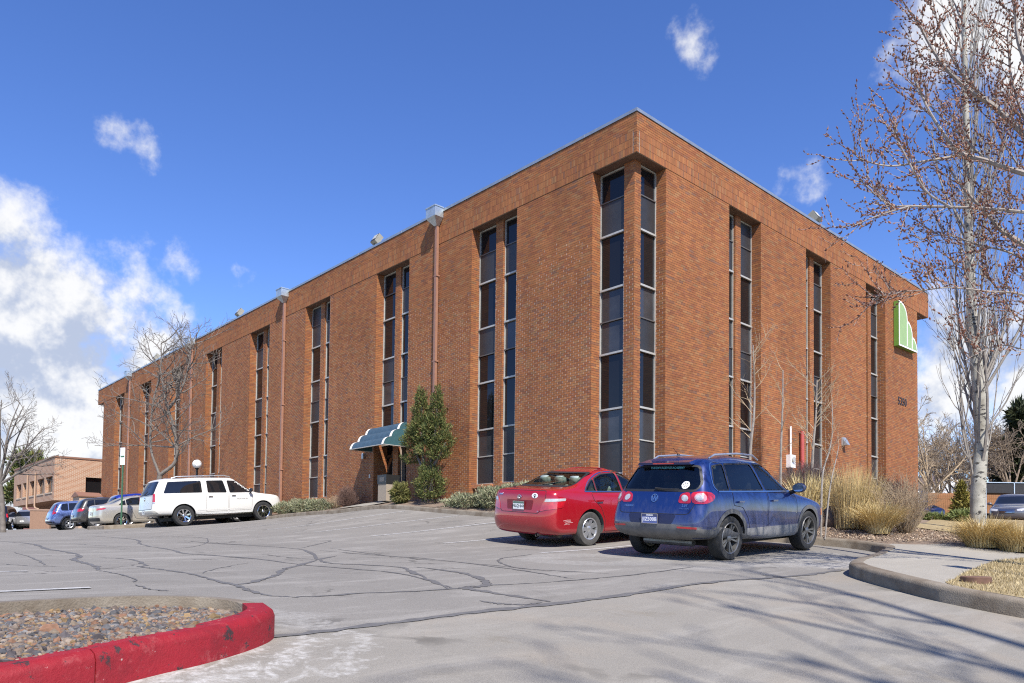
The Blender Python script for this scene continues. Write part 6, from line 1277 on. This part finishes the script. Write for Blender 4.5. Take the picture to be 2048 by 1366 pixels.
# ------------------------------------------------------------------ things round the lot
# kerbed island with sign post and globe lamp
isl2 = [(-26.0, -6.7), (-23.3, -6.7), (-23.3, -1.75), (-26.0, -1.75)]
curb('kerb', resample([(-26.0, -1.8), (-26.0, -6.7), (-23.3, -6.7), (-23.3, -1.8)], .45, False), .15, .16, gz, M_curb, side=1)['kind'] = 'structure'
M_tan = paving('tan_gravel', (.36, .31, .23), (.44, .39, .30), (.27, .22, .16), 30)
sheet('island_gravel', [(-25.9, -6.6), (-23.4, -6.6), (-23.4, -1.8), (-25.9, -1.8)], .5, gz, M_tan, .14)['kind'] = 'structure'
M_green = mat('green_post', (.05, .13, .07), .5, var=.15); M_sgn = mat('white_sign_sheet', (.72, .72, .70), .5, var=.05)
def sign_post(x, y, h, label, z0, w=.3, hh=.6, rz=0.0, name='sign_post'):
    r_ = empty(name, (x, y, z0), rz); tag(r_, label, 'sign'); mb = MB(); mb.box(-.03, .03, -.02, .02, -.1, h); mb.build('post', M_green, r_)
    mb = MB(); mb.box(-w / 2, w / 2, -.032, -.022, h - hh, h + .02); mb.build('sign_panel', M_sgn, r_); mb = MB(); mb.box(-w / 2 + .03, w / 2 - .03, -.036, -.033, h - hh * .55, h - hh * .45); mb.build('printed_band', M_green, r_); return r_
sign_post(-24.3, -5.75, 3.45, 'white parking sign on a green post before the beige sedan', gz(-24.3, -5.75) + .14, .26, .75, R(30))
sx, sy = 10.75, -5.45
sign_post(sx, sy, 2.35, 'street sign outside the frame that shades the pavement', lz(sx, sy), .3, .45, R(70), 'street_sign')
gl_ = empty('globe_lamp', (-24.0, -2.6, gz(-24, -2.6))); tag(gl_, 'white globe lamp on a dark post behind the long white SUV', 'lamp post')
b = bmesh.new(); bmesh.ops.create_uvsphere(b, u_segments=24, v_segments=14, radius=.21); me = bpy.data.meshes.new('globe'); b.to_mesh(me); b.free(); me.materials.append(mat('opal_globe', (.78, .78, .75), .25)); me.polygons.foreach_set('use_smooth', [True] * len(me.polygons)); o = bpy.data.objects.new('globe', me); link(o, gl_); zg = 5.33 - gz(-24, -2.6); o.location = (0, 0, zg)
mb = MB(); mb.lathe([(.09, -.15), (.06, -.05), (.05, 0), (.05, zg - .26), (.09, zg - .22), (.10, zg - .17), (.0, zg - .17)], None, 14); mb.build('post', mat('dark_bronze', ()), gl_, True)

# brick neighbour at the far left, same run of axes, upper storey overhanging
fx, fy, z0, z1 = -58.2, -1.6, 4.95, 8.45
fb = empty('brick_annex', (fx, fy, 2.2)); tag(fb, 'low tan brick building with overhanging upper floor at the far left', 'building'); O = Vector((fx, fy, 2.2))
def fbp(o): o.location = -O; return o
m, nt, B, N, L = nmat('tan_brick_wall'); B.inputs['Roughness'].default_value = .9
bt = N('ShaderNodeTexBrick'); bt.inputs['Scale'].default_value = 1.0; bt.inputs['Brick Width'].default_value = .3; bt.inputs['Row Height'].default_value = .1; bt.inputs['Mortar Size'].default_value = .012; bt.inputs['Color1'].default_value = (.36, .185, .105, 1); bt.inputs['Color2'].default_value = (.31, .15, .08, 1); bt.inputs['Mortar'].default_value = (.50, .42, .32, 1)
tcx = N('ShaderNodeTexCoord'); spx = N('ShaderNodeSeparateXYZ'); L(tcx.outputs['Object'], spx.inputs[0]); adx = N('ShaderNodeMath'); L(spx.outputs[0], adx.inputs[0]); L(spx.outputs[1], adx.inputs[1]); cbx = N('ShaderNodeCombineXYZ'); L(adx.outputs[0], cbx.inputs[0]); L(spx.outputs[2], cbx.inputs[1]); L(cbx.outputs[0], bt.inputs['Vector']); L(bt.outputs[0], B.inputs['Base Color']); M_tb = m
wins = [(-73.8, -71.7), (-70.9, -68.65), (-67.9, -65.3), (-64.65, -62.0), (-61.4, -58.8)]; wz0, wz1 = 5.64, 6.98
mb = MB(); mb.box(-75.2, fx, fy, fy + 9, z0, wz0); mb.box(-75.2, fx, fy, fy + 9, wz1, z1)
e = -75.2
for a, b_ in wins + [(fx, None)]:
    mb.box(e, a, fy, fy + 2.0 if a < fx else fy + 2.3, wz0, wz1); e = b_
mb.box(-75.2, fx, fy + 3.55, fy + 9, wz0, wz1); mb.box(-75.2, fx - .5, fy + 2.3, fy + 3.55, wz0, wz1)
fbp(mb.build('wall', M_tb, fb))
for a, b_ in wins:
    w = empty('window', -O); w.parent = fb; mb = MB(); mb.box(a, b_, fy + .25, fy + .27, wz0, wz1); mb.build('pane', M_glass, w)
    mb = MB(); mb.box((a + b_) / 2 - .04, (a + b_) / 2 + .04, fy + .18, fy + .25, wz0, wz1); mb.build('mullion', M_frame, w); mb = MB(); mb.box(a, b_, fy - .05, fy + .2, wz0 - .1, wz0 + .01); mb.build('sill', mat('pale_sill', (.45, .36, .27), .9), w)
w = empty('window', -O); w.parent = fb; mb = MB(); mb.box(fx - .3, fx - .28, fy + 2.3, fy + 3.55, wz0, wz1); mb.build('pane', M_glass, w); mb = MB(); mb.box(fx - .2, fx + .06, fy + 2.25, fy + 3.6, wz0 - .1, wz0 + .01); mb.build('sill', mat('pale_sill', ()), w)
mb = MB(); mb.box(-75.3, fx + .06, fy - .06, fy + 9.05, z1, z1 + .14); fbp(mb.build('coping', mat('brown_coping', (.22, .11, .07), .7), fb))
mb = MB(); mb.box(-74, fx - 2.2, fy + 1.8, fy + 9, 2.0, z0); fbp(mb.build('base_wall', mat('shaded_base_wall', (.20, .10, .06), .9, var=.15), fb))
for x in (-68.3, -64.95): mb = MB(); mb.tube([(x, fy - .1, 7.6), (x, fy - .1, 4.7), (x + .1, fy - .05, 4.5), (x + .4, fy + .2, 4.4)], .07, 8); fbp(mb.build('downpipe', mat('tan_downpipe', (.36, .24, .16), .6), fb, True))
r2 = empty('brick_house', (-80, 2, 2.2)); tag(r2, 'reddish brick house beyond the tan brick annex', 'building'); mb = MB(); mb.box(-6, 2.2, -1, 6, 0, 6.0); mb.build('wall', mat('red_house_brick', (.30, .12, .09), .9, var=.12), r2); mb = MB(); mb.prism([(-1.5, 6.0), (6.5, 6.0), (2.5, 7.6)], -6.3, 2.5, lambda a, b, d_: (d_, a, b)); mb.build('roof', mat('brown_shingle', (.20, .11, .09), .9, var=.2), r2, fix=True)
tw = empty('bin_enclosure', (-52.2, -3.6, 2.3)); tag(tw, 'plain brown walled bin enclosure left of the light blue SUV', 'enclosure'); mb = MB(); mb.box(-.75, .75, -.1, .1, -.3, 1.55); V_ = mb.V; c45 = Matrix.Rotation(R(45), 3, 'Z'); mb.V = [tuple(c45 @ Vector(v)) for v in V_]; mb.build('front_wall', mat('brown_stucco', (.26, .155, .10), .9, var=.12), tw); mb = MB(); mb.box(-.85, .8, -.14, .14, 1.55, 1.65); mb.V = [tuple(c45 @ Vector(v)) for v in mb.V]; mb.build('cap', mat('brown_stucco_cap', (.32, .21, .15), .9), tw)
shd = empty('utility_shed', (-49.6, -1.2, 2.6)); tag(shd, 'small tan gabled utility shed against the end of the brick block', 'shed'); mb = MB(); mb.box(-.9, .9, -.7, .7, -.5, 2.25); mb.build('wall', mat('tan_siding', (.42, .30, .21), .8, var=.08), shd); mb = MB(); mb.prism([(-1.0, 2.25), (1.0, 2.25), (1.0, 2.32), (0, 2.62), (-1.0, 2.32)], -.8, .8, lambda a, b, d_: (a, d_, b)); mb.build('roof', mat('brown_coping', ()), shd, fix=True)
M_stone = mat('buff_stone', (.46, .38, .27), .9, col2=(.30, .23, .15), scale=3, bump=.6, bscale=8)
mb = MB(); mb.box(-52.5, -45.5, -8.6, -8.2, 1.8, 2.75); o = mb.build('stone_wall', M_stone); tag(o, 'low buff stone wall at the far left edge of the lot', 'wall')

# evergreens behind the annex
def pine(label, base, h, w, seed, group, pal=JUN):
    r_ = random.Random(seed); cl = [((r_.uniform(-.5, .5) * w, r_.uniform(-.3, .3) * w, h * t), (w * .55 * (1.2 - t * .6), w * .55, h * .16), 700) for t in (.45, .55, .65, .75, .85, .92, .6, .7)]
    conifer('pine_tree', label, base, cl, [[(0, 0, 0), (0, 0, h * .5), (.1, 0, h * .95)]], pal, .30, 'tree', group, .2)
pine('rounded pine crown rising over the tan brick annex roof', (-84, 15, 2.2), 11.0, 3.4, 1, 'pines at the far left'); pine('dark pine behind the bare tree at the left edge', (-92, 3, 2.2), 9.2, 3.4, 2, 'pines at the far left')

# beyond the right end: fence, house, trailer, trees
def gpl(px, d): p = gp(px, d); return p
fl, fr2 = gpl(1858, 50), gpl(2075, 50); fn = empty('wood_fence', fl); tag(fn, 'orange cedar board fence behind the parked cars at the right', 'fence'); dv = fr2 - fl; ln_ = dv.length; dv.normalize(); zt = 5.45 - fl.z
bm1 = MB(); bm1.box(-.068, .068, -.012, .012, 0, zt + .6); bo_ = None; M_ced = mat('cedar_boards', (.27, .125, .05), .8, var=.4, scale=2.0)
for k in range(int(ln_ / .145)):
    if bo_ is None: bo_ = bm1.build('board', M_ced, fn); o = bo_
    else: o = bo_.copy(); COL.objects.link(o)
    o.location = dv * (.145 * k) + Vector((0, 0, -.6 + rnd.uniform(-.02, .02))); o.rotation_euler = (0, 0, math.atan2(dv.y, dv.x))
mb = MB(); mb.tube([dv * 0 + U * (zt - .35), dv * ln_ + U * (zt - .35)], .04, 4); mb.build('rail', M_ced, fn)
hb = gpl(1906, 78); hb.z = 4.5; hs_ = empty('white_house', hb, math.atan2(cr.y, cr.x)); tag(hs_, 'white gabled house glimpsed through the trees at the right', 'house')
M_hw = mat('white_siding', (.66, .66, .64), .7, var=.05); M_rf = mat('grey_shingle', (.15, .11, .10), .9, var=.2)
mb = MB(); mb.prism([(-2.2, 0), (2.2, 0), (2.2, 4.0), (0, 5.15), (-2.2, 4.0)], 0, 8, lambda a, b, d_: (a, d_, b)); mb.build('wall', M_hw, hs_, fix=True)
for s in (-1, 1): mb = MB(); mb.add([(0, -.3, 5.35), (s * 2.6, -.3, 3.98), (s * 2.6, 8.2, 3.98), (0, 8.2, 5.35), (0, -.3, 5.2), (s * 2.6, -.3, 3.83), (s * 2.6, 8.2, 3.83), (0, 8.2, 5.2)], [(0, 1, 2, 3), (7, 6, 5, 4), (0, 4, 5, 1), (1, 5, 6, 2), (2, 6, 7, 3), (3, 7, 4, 0)]); mb.build('roof', M_rf, hs_, fix=True)
mb = MB(); mb.box(-6.0, -2.2, 1.0, 7, 0, 3.6); mb.build('wing', M_hw, hs_); mb = MB(); mb.box(-6.2, -2.25, .8, 7.2, 3.6, 4.1); mb.build('wing_roof', M_rf, hs_); mb = MB(); mb.box(-1.5, 1.5, -.06, -.02, 1.2, 2.6); mb.build('window', M_glass, hs_)
tb2 = gpl(2018, 46); tr_ = empty('flat_trailer', tb2, math.atan2(cr.y, cr.x)); tag(tr_, 'dark netted trailer body above the roof of the grey SUV', 'trailer'); ztr = 5.0 - tb2.z
mb = MB(); mb.box(-1.4, 1.9, 0, 1.6, ztr + .2, ztr + .8); mb.build('body', mat('dark_netting', (.02, .02, .022), .8, var=.3), tr_); mb = MB()
for x in (-1.42, .3, 1.88): mb.box(x, x + .06, -.05, .0, .3, ztr + .84)
mb.build('frame_posts', M_silver, tr_); mb = MB(); mb.box(-1.45, 1.95, -.05, .01, ztr + .8, ztr + .85); mb.build('top_rail', M_silver, tr_)
for y in (.35, 1.2): wheel(tr_, -1.0, y, .32, .2, dict(n=5, rr=.6, w0=.03, w1=.05, m=M_silver), -1)
cs = gpl(1924, 47); conifer('conical_shrub', 'yellow-green cone-shaped shrub in front of the cedar fence', cs, [((0, 0, 2.2 - .42 * k), (.18 + .16 * k, .18 + .16 * k, .4), 500) for k in range(6)], [[(0, 0, 0), (0, 0, 2)]], [(.20, .17, .03), (.15, .14, .03), (.25, .20, .05)], .10, 'shrub', None, .04)
BT = 'bare trees beyond the right end of the building'
names = ['leafless tan tree just past the corner of the building', 'leafless tree behind the white gabled house', 'leafless grey tree right behind the aspen trunk', 'spreading leafless tree over the flat trailer', 'tall leafless tree at the right edge of the view', 'twiggy tan tree between the building corner and the aspen', 'brown leafless tree above the dark grey car', 'distant brown leafless tree right of the aspen', 'distant grey leafless tree at the corner of the building']
for i, (px, d, h, mm) in enumerate(((1856, 52, 8.5, M_strawtw), (1905, 70, 9.0, M_grey_bark), (1985, 60, 9.0, M_grey_bark), (2025, 52, 7.5, M_twig), (2060, 66, 10, M_grey_bark), (1880, 62, 8.5, M_strawtw), (1935, 56, 7.5, M_twig), (2000, 75, 10, M_twig), (1868, 85, 10, M_grey_bark))):
    b_ = gpl(px, d); rr_ = random.Random(70 + i); P = [b_ - U * .3, b_ + U * (h * .16), b_ + U * (h * .26) + ri * rr_.uniform(-.2, .2)]
    lim = [(P[-1], ri * rr_.uniform(-.8, .8) + Vector((rr_.gauss(0, .3), rr_.gauss(0, .3), 1.0)), h * .62 * rr_.uniform(.75, 1.1), .08, 3) for _ in range(8)]
    tree('bare_tree', names[i], P, [.2, .17, .15], lim, mm, 80 + i, BT, up=.05, spread=.75, wig=.15, nseg=5, kids=7, rmin=.012, ratio=.52)
e1 = gpl(2052, 58); conifer('spruce_tree', 'dark evergreen at the right edge behind the trailer', e1, [((rnd.uniform(-1.6, 1.6), 0, 2.2 + 1.0 * k), (2.6 - .3 * k, 1.8, .9), 1100) for k in range(7)], [[(0, 0, 0), (0, 0, 8)]], [(.05, .06, .025), (.07, .08, .03), (.035, .045, .02)], .28, 'tree', None, .2)
# boulder wall, irrigation lid, litter bin
rb = gpz(1643, 16.6); r_ = random.Random(2)
for k in range(4):
    b = bmesh.new(); bmesh.ops.create_icosphere(b, subdivisions=3, radius=1)
    for v in b.verts: v.co = Vector((v.co.x * .34, v.co.y * .28, v.co.z * .30)) * (1 + .14 * math.sin(v.co.x * 4 + k * 2) * math.cos(v.co.y * 5 + k) + .06 * math.sin(v.co.z * 11 + k))
    me = bpy.data.meshes.new('boulder'); b.to_mesh(me); b.free(); me.materials.append(mat('dark_boulder', (.12, .08, .055), .9, var=.35, scale=4, bump=.6, bscale=12)); me.polygons.foreach_set('use_smooth', [True] * len(me.polygons))
    o = bpy.data.objects.new('boulder', me); link(o); o.location = rb + ri * (-.75 + .5 * k) + U * .12; o.rotation_euler = (0, 0, k * 1.3); tag(o, ('leftmost dark boulder under the feathery grass by the blue SUV', 'second dark boulder from the blue SUV under the feathery grass', 'third dark boulder from the blue SUV, behind the saplings', 'dark boulder nearest the tall brown grass')[k], 'boulder', 'dark boulders edging the bed')
p = Vector((9.85, -6.55, 0)); mb = MB(); mb.lathe([(.0, .05), (.14, .05), (.15, .04), (.15, -.05)], Matrix.Translation((0, 0, 0)), 20); o = mb.build('irrigation_lid', mat('rusty_lid', (.14, .075, .05), .85, var=.25, scale=12), None, True); o.location = (p.x, p.y, lawn_z(p.x, p.y) + .02); tag(o, 'round rusty irrigation lid set in the dry verge', 'valve lid')
bn = empty('litter_bin', (-10.95, -.45, lz(-10.95, -.45) + .03)); tag(bn, 'tan stone litter bin with dark lid beside the entrance door', 'litter bin'); mb = MB(); mb.box(-.27, .27, -.27, .27, 0, .62); mb.build('bin_body', mat('aggregate_panel', (.30, .25, .19), .9, var=.25, scale=60), bn); mb = MB(); mb.box(-.29, .29, -.29, .29, .622, .95); mb.build('bin_lid', M_flk, bn); mb = MB(); mb.box(-.14, .14, -.298, -.291, .7, .86); mb.build('flap', M_frame, bn)
# wood chips and rubble strewn over the planted slope
scatter_rocks('wood_chips', [(5.2, -1.0), (6.6, -.9), (8.0, .1), (8.6, .8), (8.2, 2.5), (5, 2.2), (2, 1), (2, -1.2)], 12000, .011, lz, [(.30, .22, .15), (.22, .15, .10), (.40, .32, .23), (.13, .09, .065), (.36, .26, .17)], M_rock, .1); tag(bpy.data.objects['wood_chips'], 'wood chips strewn over the bed beside the pavement', 'mulch', kind='stuff')
